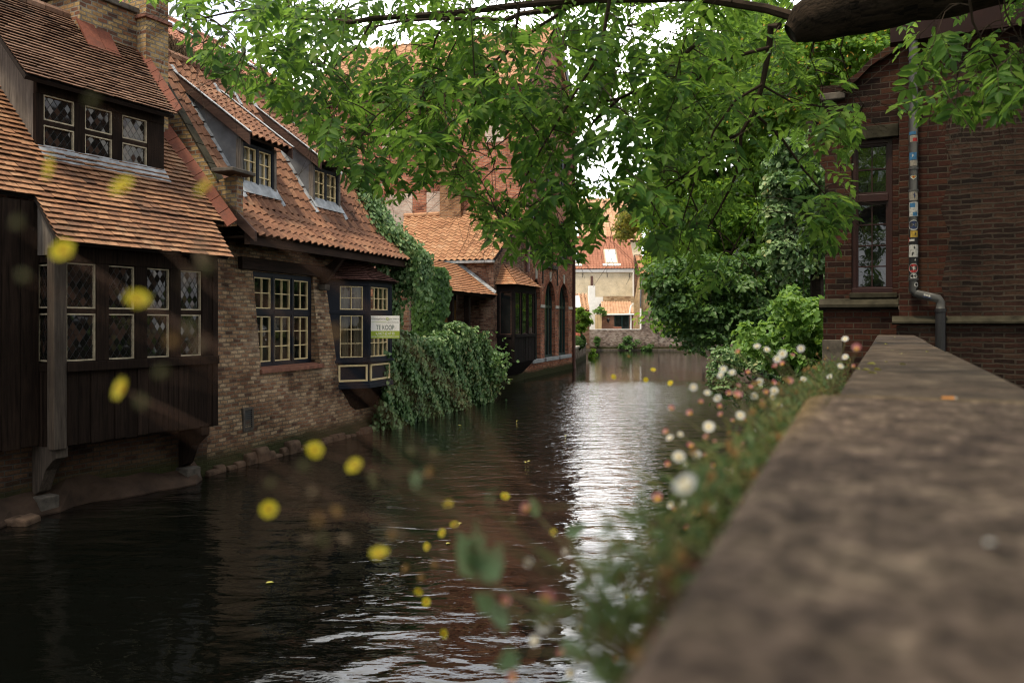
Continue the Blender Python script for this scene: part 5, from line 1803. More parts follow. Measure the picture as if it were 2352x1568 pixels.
t, C = shrub('maple_tree', 'pale maple crown with orange seed bunches above the gable of the brick building', 'tree',
             [(1700, 130), (1790, 60), (1900, 20), (2000, -20), (2070, -30), (2075, 200), (1900, 260), (1750, 230)],
             110, .6, 24, 28, 17000, .17, M['leaf_tree'], ((13, 27, 1.0), (12, 27, 9), .25, 20), aspect=.7)
n = 1500
i = G.integers(0, len(C), n)
P = C[i] + .5 * G.normal(size=(n, 3)) - np.array([13, 27, 1.0])
leaves('seed_bunches', P, rdir(n) + [0, 0, -.6], rdir(n), .11, .06, M['seed'], t)
t, C = shrub('seeding_tree', 'small olive-green tree with rusty seeds in front of the far roofs', 'tree',
             [(1425, 545), (1425, 500), (1450, 450), (1500, 430), (1560, 440), (1560, 600), (1500, 600), (1480, 560)],
             40, .7, 52, 58, 7000, .26, M['leaf_olive'], ((13.5, 56, 1.0), (12.6, 55, 5), .12, 3), aspect=.6)

shrub('bank_tree', 'dense tree on the far right bank behind the overhanging shrub', 'tree',
      [(1525, 770), (1520, 660), (1590, 560), (1640, 420), (1720, 360), (1850, 380), (1880, 760)],
      140, 1.5, 44, 58, 12000, .42, M['leaf_tree'], ((16, 52, 1.0), (15, 52, 9), .3, 8), aspect=.6)

M['leaf_street'] = m_leaf('leaf_street', [(.012, .035, .014), (.03, .08, .025), (.06, .12, .035)], .35, (.12, .28, .03))
for nm_, lb_, cx_, cy_, cz_, r_ in (('street_tree', 'round dense street tree on the pavement right of the parapet', 9.5, 1.5, 7.0, 3.0), ('street_tree', 'tall street tree on the pavement behind the viewer', 6.0, -6.0, 7.5, 3.2), ('street_tree', 'broad street tree far back along the pavement', 1.5, -12.0, 7.5, 3.6)):
    base = Vector((cx_, cy_, 1.25))
    t = thing(nm_, lb_, 'tree', base, 'street trees along the pavement')
    C = G.normal(size=(46, 3)) * [r_ * .5, r_ * .5, r_ * .42] + [0, 0, cz_ - 1.25]
    P, D, Nn, L = clump_leaves(C, 1.0 * G.uniform(.7, 1.3, 46), 5200, .4)
    ok_ = (P[:, 0] + cx_) > .70 * (P[:, 1] + cy_) + .4
    ground_trunk(t, (0, 0, 0), (0, 0, cz_ - 1.5), .22, .12, [Vector(c) for c in C[:8]])
    leaves('crown', P[ok_], D[ok_], Nn[ok_], L[ok_], L[ok_] * .6, M['leaf_street'], t)

# ---- small plants at the far end
def little_bush(name, label, cat, x0, x1, y0, y1, Y, n, size, mat, group=None, ball=False, core=True):
    a, b = at(x0, y1, Y), at(x1, y0, Y)
    c = Vector(((a.x + b.x) / 2, Y, a.z))
    rx, rz = (b.x - a.x) / 2, (b.z - a.z) / 2
    t = thing(name, label, cat, c, group)
    if ball:
        d = rdir(n)
        P = d * [rx, rx, rz] + [0, 0, rz]
        Nn = d + .35 * G.normal(size=(n, 3))
    else:
        k = 14
        C = G.normal(size=(k, 3)) * [rx * .5, rx * .4, rz * .5] + [0, 0, rz]
        P, D, Nn, L = clump_leaves(C, np.full(k, min(rx, rz) * .5), n, size)
    D = np.cross(Nn, rdir(n))
    leaves('foliage', P, D, Nn, size * G.uniform(.6, 1.2, n), size * .6, mat, t)
    MB().tube([(0, 0, -.1), (.02, 0, rz)], [.05, .02], 6).build('stem', M['twig'], t)
    return t


little_bush('garden_shrub', 'round-headed green shrub over the red door just past the warehouse', 'shrub', 1314, 1352, 705, 768, 53, 2600, .16, M['leaf_tree'])
for (x0, x1, y0, y1, Y, l) in ((1310, 1338, 772, 806, 51, 'clipped dark green ball bush nearest the warehouse on the garden quay'), (1322, 1345, 768, 800, 53.5, 'clipped dark green ball bush at the back by the brick pier')):
    little_bush('ball_bush', l, 'bush', x0, x1, y0, y1, Y, 1800, .11, M['leaf_dark'], 'clipped ball bushes on the garden quay', True)
hy = little_bush('hydrangea', 'coral pink hydrangea heads above the clipped ball bushes', 'flowers', 1314, 1326, 764, 780, 52.5, 200, .12, M['leaf_dark'])
M['coral'] = m_leaf('coral', [(.6, .2, .14), (.7, .33, .24)], .2, (.6, .3, .2))
P = np.concatenate([unit(G.normal(size=(160, 3))) * .16 + c for c in ((-.05, -.1, .35), (.17, -.15, .28), (.02, -.1, .18))])
leaves('flower_heads', P, rdir(480), rdir(480), .07, .06, M['coral'], hy)
little_bush('water_plant', 'tuft of green plants at the waterline by the garden quay', 'plant', 1350, 1368, 805, 832, 58, 500, .16, M['leaf_tree'])
little_bush('wall_creeper', 'light green creeper hanging by the annex roof on the white wall', 'plant', 1368, 1391, 706, 724, 75.4, 600, .2, M['leaf_light'])
for i, (x0, x1, y0, y1, l) in enumerate(((1367, 1378, 770, 796, 'green tuft growing on the left of the far quay wall'), (1425, 1460, 775, 806, 'broad green tuft low on the middle of the far quay wall'), (1470, 1500, 790, 806, 'low green tuft at the foot of the far quay wall, right of the broad one'), (1560, 1640, 796, 808, 'long line of weeds at the waterline under the right shrubs'))):
    little_bush('wall_weeds', l, 'plant', x0, x1, y0, y1, 73.6, 700, .2, M['leaf_dark'], 'weeds on the far quay wall')

# ---- bank ground
bk_ = MB()
bank = [(4.7, 10.8), (6.3, 16), (8.2, 22), (9.8, 28), (12.5, 40), (22, 73.8)]
for (x0, y0), (x1, y1) in zip(bank[:-1], bank[1:]):
    bk_.poly([(x0, y0, -.8), (x1, y1, -.8), (x1, y1, .95), (x0, y0, .95)])
    bk_.poly([(x0, y0, .95), (x1, y1, .95), (60, y1, .95), (60, y0, .95)])
m, t, out = nodes('soil')
n1 = noise(t, tcoord(t), 3, 6, .7)
bsdf(t, out, ramp(t, n1, [(.35, (.015, .02, .008)), (.65, (.05, .05, .02))]), .95, n1, .05)
M['soil'] = m
bk_.build('bank_ground', M['soil'], kind='structure')
lb = MB()
lb.box(-60, -9, -20, 200, -1, -.05)
lb.box(-9, 60, 75.2, 300, -1, .9)
lb.build('land', M['soil'], kind='structure')

# ================================================================== the overhanging tree
tr = thing('overhanging_tree', 'big street tree with pinnate leaves reaching over the canal from the upper right', 'tree', Vector((4.1, 2.9, 1.25)))
inv = tr.matrix_world.inverted()
limb = [Vector((4.1, 2.9, 1.25)), Vector((4.0, 3.0, 3.4)), at(2750, -260, 4.3), at(2480, -135, 4.8), at(2230, -60, 5.1), at(2060, -14, 5.25), at(1940, 20, 5.35), at(1855, 50, 5.4), at(1815, 78, 5.42)]
rad = [.38, .34, .3, .27, .235, .205, .185, .155, .07]
mb = MB()
pts, rr = [], []
for i in range(len(limb) - 1):
    for k in range(5):
        tt = k / 5
        pts.append(inv @ lerp(limb[i], limb[i + 1], tt))
        rr.append(lerp(rad[i], rad[i + 1], tt) * R.uniform(.94, 1.06))
pts.append(inv @ limb[-1])
rr.append(rad[-1])
mb.tube(pts, rr, 14)
m, t, out = nodes('bark_limb')
uv = tcoord(t, 'UV')
v1 = noise(t, scl(t, uv, (26, 5, 1)), 1.0, 5, .7, 1.2)
col = ramp(t, v1, [(.35, (.006, .005, .004)), (.62, (.04, .028, .02))])
bsdf(t, out, col, .95, v1, .03, 1.0, .1)
M['bark_limb'] = m
mb.build('trunk', M['bark_limb'], tr, True)
BR = [
    ([(1830, 40), (1760, 20), (1600, -6), (1320, 0), (1193, 12), (1035, 31), (857, 43), (805, 51), (716, 44), (653, 36), (600, 18), (520, 30), (455, 45)], 5.4, 6.4, .035, .006),
    ([(1600, -10), (1400, -5), (1320, 6), (1252, 25), (1197, 32), (1164, 45), (1002, 43), (917, 50), (860, 62)], 5.6, 6.6, .032, .008),
    ([(1790, 60), (1770, 60), (1767, 109), (1751, 194), (1731, 258), (1702, 306), (1698, 375), (1682, 423), (1650, 484), (1622, 530)], 5.4, 6.0, .026, .005),
    ([(1731, 258), (1799, 323), (1843, 387), (1892, 444), (1912, 470)], 5.7, 5.9, .012, .003),
    ([(1753, 198), (1823, 238), (1900, 246), (1935, 240)], 5.6, 5.7, .009, .002),
    ([(1702, 306), (1650, 330), (1590, 390), (1530, 430), (1480, 470)], 5.7, 6.3, .012, .003),
    ([(1600, 100), (1500, 190), (1424, 226), (1343, 242), (1263, 266), (1190, 300), (1120, 350)], 5.8, 6.6, .016, .003),
    ([(1424, 226), (1364, 278), (1333, 340), (1303, 390), (1270, 440), (1230, 500)], 6.0, 6.4, .012, .003),
    ([(1320, 10), (1240, 60), (1167, 115), (1068, 198), (1002, 244), (930, 280), (850, 330)], 5.8, 6.8, .014, .003),
    ([(1035, 31), (1000, 90), (989, 142), (976, 198), (920, 237), (880, 300)], 6.0, 6.5, .01, .003),
    ([(857, 43), (820, 110), (760, 160), (720, 210), (690, 240)], 6.1, 6.5, .009, .002),
    ([(716, 44), (680, 90), (620, 130), (560, 165)], 6.2, 6.5, .008, .002),
    ([(1193, 12), (1180, 100), (1120, 180), (1080, 260), (1060, 340), (1040, 390)], 5.6, 6.0, .012, .003),
    ([(1767, 109), (1650, 140), (1560, 220), (1500, 300), (1470, 380), (1440, 440)], 5.5, 6.4, .014, .003),
    ([(1751, 194), (1690, 230), (1640, 300), (1600, 400), (1570, 500), (1560, 560)], 5.4, 5.8, .011, .003),
    ([(1400, 0), (1380, 120), (1330, 200), (1250, 330), (1200, 420), (1170, 520)], 5.3, 5.8, .014, .003),
    ([(2240, -80), (2227, 0), (2234, 51), (2267, 117), (2293, 161), (2352, 190)], 4.6, 4.9, .009, .004),
    ([(2274, 135), (2220, 157), (2146, 190), (2118, 212)], 4.75, 4.9, .004, .0015),
    ([(2300, -60), (2310, 30), (2340, 90), (2400, 150)], 4.6, 4.8, .006, .002),
    ([(1950, 20), (1930, 120), (1960, 210), (1990, 250)], 5.6, 5.9, .006, .002),
    ([(1880, 60), (1860, 130), (1890, 200), (1880, 260)], 5.4, 5.9, .006, .002),
]
nodes_ = []
bm_ = MB()
for pl_, Y0, Y1, r0, r1 in BR:
    p3 = [at(x, y, lerp(Y0, Y1, i / (len(pl_) - 1))) for i, (x, y) in enumerate(pl_)]
    bm_.tube([inv @ p for p in p3], [lerp(r0, r1, i / (len(p3) - 1)) for i in range(len(p3))], 7)
    for a, b in zip(p3[:-1], p3[1:]):
        for k in range(4):
            nodes_.append(lerp(a, b, k / 4))
CAN = [(395, -80), (430, 100), (470, 130), (540, 195), (600, 215), (660, 255), (720, 300), (745, 350), (790, 390), (850, 430), (905, 452), (950, 425), (1010, 398), (1062, 430), (1100, 500), (1140, 560), (1180, 580), (1260, 590), (1330, 585), (1385, 535), (1405, 460),
       (1440, 470), (1470, 520), (1500, 560), (1560, 590), (1610, 660), (1680, 640), (1720, 560), (1800, 480), (1840, 440), (1900, 500), (1960, 490), (1950, 400), (1900, 340), (1880, 290), (1960, 255), (1985, 200), (1960, 150), (1900, 120), (1840, 100), (1790, 60), (1900, -80)]
SEED = []
xs = G.uniform(395, 1990, 6000)
ys = G.uniform(-110, 660, 6000)
kk = in_poly(xs, ys, [(x, y - (22 if y > 100 else 0)) for x, y in CAN])
# thinner where the sky shows through
gap = np.exp(-(((xs - 1375) / 55) ** 2 + ((ys - 330) / 130) ** 2)) * .85 + np.exp(-(((xs - 520) / 70) ** 2 + ((ys - 20) / 70) ** 2)) * .7 + np.exp(-(((xs - 1850) / 110) ** 2 + ((ys - 330) / 150) ** 2)) * .85
gap += .35 * (ys > 480) * (xs > 1450) + .2 * ((xs > 1450) & (ys <= 480))
patch = .5 + .5 * np.sin(xs / 75. + 1.3 * np.sin(ys / 60.)) * np.sin(ys / 55. + 1.1 * np.sin(xs / 90.))
kk &= (G.random(6000) > gap) & (G.random(6000) < .35 + .85 * patch)
for x, y in zip(xs[kk], ys[kk]):
    SEED.append(at(x, y, R.uniform(5.0, 7.6)))
SEED = SEED[:415]
# crown that the picture only shows by its shade, over the pavement and the parapet
for k in range(300):
    SEED.append(Vector((R.uniform(-1.8, 2.6), R.uniform(-3, 3.2), R.uniform(5.6, 7.8))))
for k in range(760):
    SEED.append(Vector((R.uniform(-1.6, 7.0), R.uniform(-2.5, 8.0), R.uniform(5.8, 8.2))))
for x, y, n in ((2150, 205, 3), (2220, 165, 3), (2290, 40, 3), (2330, 60, 4), (2300, 190, 3), (2345, 140, 4), (2200, 20, 2)):
    for k in range(n):
        SEED.append(at(x + R.uniform(-30, 30), y + R.uniform(-25, 25), R.uniform(4.6, 4.9)))
for x, y in ((1870, 240), (1915, 246), (1945, 240), (1955, 205), (1985, 215), (1865, 400), (1895, 430), (1910, 455), (1925, 480), (1895, 470), (1930, 420), (1905, 500), (1880, 520), (1860, 470), (1885, 330), (1900, 290), (1920, 530)):
    SEED.append(at(x, y, R.uniform(5.5, 5.9)))
NP = np.array([tuple(p) for p in nodes_])
LP, LD, LN, LL = [], [], [], []
dists = [float(np.min(np.linalg.norm(NP - np.array(tuple(s)), axis=1))) for s in SEED]
tips_ok = [(x, y + 12) for x, y in CAN]
for _, sd in sorted(zip(dists, SEED), key=lambda q: q[0]):
    A_ = np.array(tuple(sd))
    j = int(np.argmin(np.linalg.norm(NP - A_, axis=1)))
    o = Vector(NP[j])
    mid = lerp(o, sd, .5) + Vector((0, 0, .06 * (sd - o).length))
    L_ = (sd - o).length
    if L_ > .03:
        bm_.tube([inv @ o, inv @ mid, inv @ sd], [min(.004 + .006 * L_, .012), .004, .0025], 5, False)
        NP = np.vstack([NP, [tuple(mid)], [A_]])
    # twig with pinnate leaves
    d = (sd - o).normalized() if L_ > .03 else Vector((-1, 0, 0))
    d = (d * .5 + Vector((R.gauss(-.25, .5), R.gauss(-.1, .4), R.gauss(-.35, .3)))).normalized()
    tl = R.uniform(.18, .42)
    nl = R.randint(3, 5)
    tip = sd + d * tl
    bm_.tube([inv @ sd, inv @ tip], [.003, .0015], 4, False)
    for q in range(nl):
        b0 = lerp(sd, tip, (q + 1) / nl)
        side = d.cross(Vector((0, 0, 1)))
        side = side.normalized() if side.length > .01 else Vector((1, 0, 0))
        ld = (d * .7 + side * (1 if q % 2 else -1) * R.uniform(.4, 1.1) + Vector((R.gauss(0, .25), R.gauss(0, .25), R.gauss(-.45, .3)))).normalized()
        rl = R.uniform(.2, .36)
        pairs = R.randint(4, 6)
        nrm = Vector((R.gauss(0, .4), R.gauss(-.1, .4), 1)).normalized()
        sv = ld.cross(nrm).normalized()
        nv = sv.cross(ld).normalized()
        prev = b0
        for k in range(1, pairs + 1):
            tt = (k + .3) / (pairs + .3)
            c = b0 + ld * rl * tt + Vector((0, 0, -.12 * rl * tt * tt))
            ls = (.074 + .03 * math.sin(math.pi * tt)) * R.uniform(.68, 1.22)
            for sg in (-1, 1):
                LP.append(tuple(c))
                LD.append(tuple(sv * sg + ld * R.uniform(.35, .7) + Vector((0, 0, R.uniform(-.45, -.05)))))
                LN.append(tuple(nv + Vector((R.gauss(0, .22), R.gauss(0, .22), 0))))
                LL.append(ls)
        c = b0 + ld * rl - Vector((0, 0, .12 * rl))
        LP.append(tuple(c))
        LD.append(tuple(ld + Vector((0, 0, -.25))))
        LN.append(tuple(nv))
        LL.append(.1)
        bm_.tube([inv @ b0, inv @ c], [.0018, .001], 3, False)
bm_.build('branches', M['twig'], tr)
LP, LD, LN, LL = map(np.array, (LP, LD, LN, LL))
xx, yy = to_px(LP)
on = (xx > -50) & (xx < 2400) & (yy > -50) & (yy < 1600)
ok = ~on | in_poly(xx, yy, tips_ok) | ((xx > 2060) & (yy < 270)) | ((xx > 1840) & (xx < 1975 - .1 * np.abs(yy - 250)) & (yy > 190) & (yy < 575)) | (yy < 0)
LP, LD, LN, LL = LP[ok], LD[ok], LN[ok], LL[ok]
print('canopy leaflets', len(LP))
place_leaves('crown', LP, LD, LN, None, inv, LL, LL * .4, M['leaf_canopy'], tr, fold=.15)

# ================================================================== flowers on the parapet
M['petal_white'] = m_leaf('petal_white', [(.75, .74, .7), (.85, .84, .8)], .3, (.8, .8, .75))
M['petal_pink'] = m_leaf('petal_pink', [(.55, .16, .2), (.7, .32, .34), (.75, .5, .48)], .35, (.7, .25, .28))
M['flower_eye'] = m_plain('flower_eye', (.62, .42, .03), .8, .2, 200)
M['petal_yellow'] = m_leaf('petal_yellow', [(.7, .58, .02), (.78, .68, .05)], .35, (.75, .65, .03))
M['stem_herb'] = m_plain('stem_herb', (.08, .075, .025), .7, .3, 60)
M['bud_orange'] = m_plain('bud_orange', (.2, .11, .03), .7, .3, 60)
M['stem_rust'] = m_plain('stem_rust', (.13, .06, .03), .7, .3, 60)


def petals_mesh(name, n, r0, r1, w, cup, mat):
    v, f = [], []
    for k in range(n):
        t = 2 * math.pi * (k + R.uniform(-.15, .15)) / n
        c, s = math.cos(t), math.sin(t)
        rr = r1 * R.uniform(.92, 1.05)
        z = cup * rr + R.uniform(-.0006, .0006)
        b = len(v)
        for (r, q, h) in ((r0, -w * .5, 0), (r0, w * .5, 0), (rr * .8, w * .65, z * .8), (rr, 0, z), (rr * .8, -w * .65, z * .8)):
            v.append((c * r - s * q, s * r + c * q, h))
        f.append((b, b + 1, b + 2, b + 3, b + 4))
    me = bpy.data.meshes.new(name)
    me.from_pydata(v, [], f)
    me.materials.append(mat)
    return me


def dome_mesh(name, r, h, mat):
    v, f = [(0, 0, h)], []
    for j, (q, z) in enumerate(((.55, .8), (.9, .35), (1, 0))):
        for k in range(8):
            v.append((r * q * math.cos(k * math.pi / 4), r * q * math.sin(k * math.pi / 4), h * z))
    for k in range(8):
        f.append((0, 1 + k, 1 + (k + 1) % 8))
        for j in (0, 1):
            a = 1 + j * 8
            f.append((a + k, a + 8 + k, a + 8 + (k + 1) % 8, a + (k + 1) % 8))
    me = bpy.data.meshes.new(name)
    me.from_pydata(v, [], f)
    me.materials.append(mat)
    return me


DM = {'w': [petals_mesh('daisy_petals', 26, .003, .0098, .0016, .12, M['petal_white']) for _ in range(3)],
      'p': [petals_mesh('pink_petals', 24, .0025, .0085, .0016, .9, M['petal_pink']) for _ in range(3)],
      'y': [petals_mesh('yellow_petals', 11, .0012, .0075, .0034, .3, M['petal_yellow']) for _ in range(3)]}
EYE = dome_mesh('flower_eye', .0038, .002, M['flower_eye'])
M['yellow_eye'] = m_plain('yellow_eye', (.55, .3, .02), .8, .2, 200)
EYEY = dome_mesh('yellow_eye', .003, .002, M['yellow_eye'])
CAL = dome_mesh('flower_bud', .0042, .009, M['bud_orange'])
CAL2 = dome_mesh('flower_bud', .0042, .009, M['stem_herb'])


def flower(parent, inv, P, nrm, kind, scale=1.0):
    q = Vector((0, 0, 1)).rotation_difference(Vector(nrm).normalized())
    o = bpy.data.objects.new('flower_head', DM[kind][R.randrange(3)])
    COL.objects.link(o)
    o.parent = parent
    Mx = inv @ Matrix.Translation(P) @ q.to_matrix().to_4x4() @ Matrix.Rotation(R.uniform(0, 6), 4, 'Z') @ Matrix.Scale(scale, 4)
    o.matrix_basis = Mx
    e = bpy.data.objects.new('flower_eye', EYEY if kind == 'y' else EYE)
    COL.objects.link(e)
    e.parent = o
    e.location = (0, 0, .0005)
    return o


def stem(parent, inv, base, P, sag, mat, r=.0011, dirn=None):
    m1 = lerp(base, P, .4) + Vector((R.uniform(-.02, .02), R.uniform(-.02, .02), sag))
    m2 = lerp(base, P, .8) + Vector((R.uniform(-.01, .01), R.uniform(-.01, .01), sag * .45))
    pts = [base, m1, m2, P]
    cv = [pts[0]]
    for i in range(3):
        for k in (1, 2, 3):
            t_ = k / 3
            cv.append(lerp(pts[i], pts[i + 1], t_))
    for _ in range(2):
        cv = [cv[0]] + [(cv[i - 1] + cv[i] * 2 + cv[i + 1]) / 4 for i in range(1, len(cv) - 1)] + [cv[-1]]
    MB().tube([inv @ p for p in cv], [r * 1.3] * 3 + [r] * (len(cv) - 3), 5, False).build('stem', mat, parent)
    return cv


ZH = [(1397, 80, 22, 'w'), (895, 122, 24, 'w'), (1145, 135, 26, 'w'), (1040, 165, 30, 'w'), (1010, 195, 26, 'w'), (703, 252, 27, 'w'), (753, 272, 26, 'w'), (688, 285, 25, 'w'), (533, 355, 26, 'w'), (612, 387, 24, 'w'),
      (670, 418, 28, 'w'), (993, 375, 28, 'w'), (910, 325, 26, 'w'), (880, 405, 26, 'w'), (398, 643, 27, 'w'), (458, 622, 20, 'w'), (450, 752, 45, 'w'), (485, 795, 16, 'w'), (485, 910, 82, 'w'), (478, 1018, 38, 'w'), (402, 1025, 26, 'w'),
      (650, 1030, 40, 'w'), (408, 1205, 27, 'w'), (315, 1262, 30, 'w'), (320, 1180, 20, 'w'), (1398, 182, 22, 'w'), (1370, 235, 22, 'w'), (800, 515, 32, 'w'), (620, 580, 40, 'w'), (550, 740, 34, 'w'), (950, 140, 22, 'w'), (1160, 310, 22, 'w'),
      (1310, 295, 20, 'w'), (985, 408, 24, 'w'), (155, 1540, 26, 'w'), (220, 1370, 24, 'w'),
      (790, 155, 17, 'p'), (1463, 137, 28, 'p'), (845, 270, 17, 'p'), (1000, 240, 19, 'p'), (1040, 225, 19, 'p'), (405, 478, 19, 'p'), (575, 440, 16, 'p'), (685, 467, 18, 'p'), (735, 390, 20, 'p'), (780, 408, 30, 'p'), (515, 505, 22, 'p'),
      (690, 515, 18, 'p'), (380, 612, 18, 'p'), (520, 690, 24, 'p'), (390, 795, 20, 'p'), (330, 990, 34, 'p'), (485, 1090, 20, 'p'), (535, 1080, 18, 'p'), (490, 1160, 22, 'p'), (270, 1185, 18, 'p'), (295, 1165, 16, 'p'), (650, 800, 18, 'p'),
      (610, 640, 22, 'p'), (830, 545, 20, 'p'), (760, 550, 18, 'p'), (810, 685, 18, 'p'), (855, 360, 18, 'p'), (785, 350, 16, 'p'), (1080, 320, 22, 'p'), (985, 330, 18, 'p'), (655, 670, 16, 'p'), (600, 745, 16, 'p'), (240, 1365, 24, 'p'),
      (290, 1315, 24, 'p'), (1095, 175, 14, 'p'), (1445, 235, 13, 'p'), (930, 440, 20, 'p'), (420, 1055, 18, 'p'), (660, 1075, 16, 'p'), (720, 830, 18, 'p')]
FL = [(1378 + x * .403, 746 + y * .403, r * .403, k) for x, y, r, k in ZH]
FL += [(1330, 1440, 13, 'w'), (1392, 1462, 12, 'w'), (1352, 1388, 11, 'p'), (1440, 1418, 11, 'w'), (1180, 1555, 15, 'p'), (1310, 1545, 14, 'w'), (1420, 1510, 13, 'p'), (1480, 1370, 11, 'w'), (1160, 1380, 13, 'p'), (1345, 1320, 9, 'w'), (1300, 1265, 8, 'w'), (1515, 1300, 10, 'p'), (1560, 1240, 11, 'w'), (1600, 1180, 11, 'p'), (1680, 1080, 11, 'w'), (1650, 1120, 9, 'p'), (1730, 990, 10, 'w'), (1700, 1030, 9, 'p'), (1790, 930, 9, 'w'), (1760, 900, 8, 'p')]
FL += [(1249, 1434, 24, 'w'), (1228, 1470, 16, 'w'), (1253, 1376, 22, 'p'), (1210, 1168, 13, 'p'), (1214, 1290, 12, 'w'), (1290, 1505, 14, 'p')]
WDIR = Vector((PW.ax, PW.ay, 0))
LEFT = Vector((-PW.ay, PW.ax, 0))


def edge_base(P, back=.0):
    a, b = PW.loc(P.x, P.y)
    return PW.w(max(a - back, .12), .03, ZT - R.uniform(.03, .16))


pl_things = []
cuts = [(.0, .55, 'closest fleabane clump hanging over the water at the bottom of the view', ), (.55, .8, 'fleabane clump with the largest white daisy head'), (.8, 1.15, 'fleabane clump halfway along the near coping slab'),
        (1.15, 1.6, 'dense fleabane clump near the far corner of the pale coping slab'), (1.6, 2.3, 'pinkish fleabane clump beside the joint beyond the pale slab'), (2.3, 9, 'fleabane tuft farthest along the parapet')]
for d0, d1, l in cuts:
    dm = (d0 + min(d1, 3.0)) / 2
    b = PW.w(dm * 1.1, .03, ZT - .12)
    t = thing('fleabane_plant', l, 'daisy', b, 'fleabane daisies growing out of the parapet')
    pl_things.append((d0, d1, t, t.matrix_world.inverted()))
for px, py, r, k in FL:
    Y = min(max((18.5 if k == 'w' else 15) / max(r, 5), .5), 3.4)
    Y = min(Y, max(.36 / max(.47 - (px - CX) / F, .02), .5))
    fs_ = min(max(r * Y / 21.0, .55), 1.15) if k == 'w' else min(max(r * Y / 17.0, .6), 1.15)
    P = at(px, py, Y)
    a, b = PW.loc(P.x, P.y)
    for d0, d1, t, inv in pl_things:
        if d0 <= Y < d1:
            base = edge_base(P, R.uniform(0, .15))
            nr = Vector((-.3, -.75, .6)) + Vector((R.gauss(0, .3), R.gauss(0, .25), R.gauss(0, .2)))
            flower(t, inv, P, nr, k, fs_)
            stem(t, inv, base, P - nr.normalized() * .002, R.uniform(-.01, .04), M['stem_herb'])
for d0, d1, t, inv in pl_things:
    lo, hi = max(d0, .42), min(d1, 3.6)
    n = int(1300 * (hi - lo)) + 120
    Y = G.uniform(lo, hi, n)
    a = Y * 1.1
    off = np.minimum(np.abs(G.normal(0, .042, n)) * Y + .003, .15)
    zz = ZT + .0 - G.random(n) * .2 - off * .35 + np.where(G.random(n) < .2, .03, 0)
    Mx = np.array(PW.M)
    P = np.stack([a, .035 + off, zz], 1) @ Mx[:3, :3].T + Mx[:3, 3]
    D = rdir(n) + [-.3, 0, .5]
    place_leaves('foliage', P, D, rdir(n) + [0, -.4, .6], None, inv, G.uniform(.012, .035, n), G.uniform(.003, .008, n), M['leaf_herb'], t)
    for k in range(int(10 + 16 * (hi - lo))):
        y = R.uniform(lo, hi)
        b0 = PW.w(y * 1.1, .03, ZT - R.uniform(.03, .15))
        e = PW.w(y * 1.1 - R.uniform(-.08, .1), R.uniform(.02, .12) * min(1.5, y + .1), ZT + R.uniform(-.14, .04))
        stem(t, inv, b0, e, R.uniform(0, .03), M['stem_rust'] if R.random() < .5 else M['stem_herb'], .0009)
        if R.random() < .75:
            o = bpy.data.objects.new('flower_bud', CAL)
            COL.objects.link(o)
            o.parent = t
            o.matrix_basis = inv @ Matrix.Translation(e)

# ---- the yellow flowered herb in front of the lens
YF = [(120, 385, 38), (283, 430, 33), (475, 432, 27), (147, 577, 42), (315, 690, 24), (280, 893, 36), (722, 1035, 27), (815, 1070, 27), (617, 1170, 20), (1030, 1158, 18), (1160, 1140, 14), (1272, 1222, 15), (870, 1273, 15), (982, 1255, 13),
      (1016, 1224, 12), (1043, 1205, 12), (962, 1356, 14), (979, 1382, 13), (1018, 1455, 14), (1408, 866, 9), (1500, 850, 9), (1540, 880, 9), (1484, 872, 8)]
groups = [(lambda x, y: x < 560, 'nearest yellow flowered herb, its blurred heads crossing the timber house'),
          (lambda x, y: 560 <= x < 900, 'yellow flowered herb with two large blurred heads over the dark water'),
          (lambda x, y: 900 <= x < 1350, 'yellow flowered herb with small heads above the rippled water'),
          (lambda x, y: x >= 1350, 'small distant sprig of yellow flowers against the sunlit water')]
BUD = [(860, 1100, .7), (620, 1115, .55), (1000, 1045, .75), (985, 1090, .7), (950, 1040, .7), (730, 1200, .45), (745, 1245, .45), (440, 760, .42), (395, 790, .42), (205, 235, .42), (470, 620, .42), (330, 930, .42), (700, 1075, .5), (1065, 1245, .8), (900, 1235, .7),
       (860, 1115, .7), (780, 1180, .6), (1180, 1195, .9), (970, 1330, .9), (930, 1310, .9), (1000, 1300, .9), (1445, 820, 2.2), (1430, 845, 2.2), (1500, 790, 2.4), (1470, 840, 2.2), (40, 520, .42), (60, 640, .42), (365, 860, .42), (765, 770, .42)]
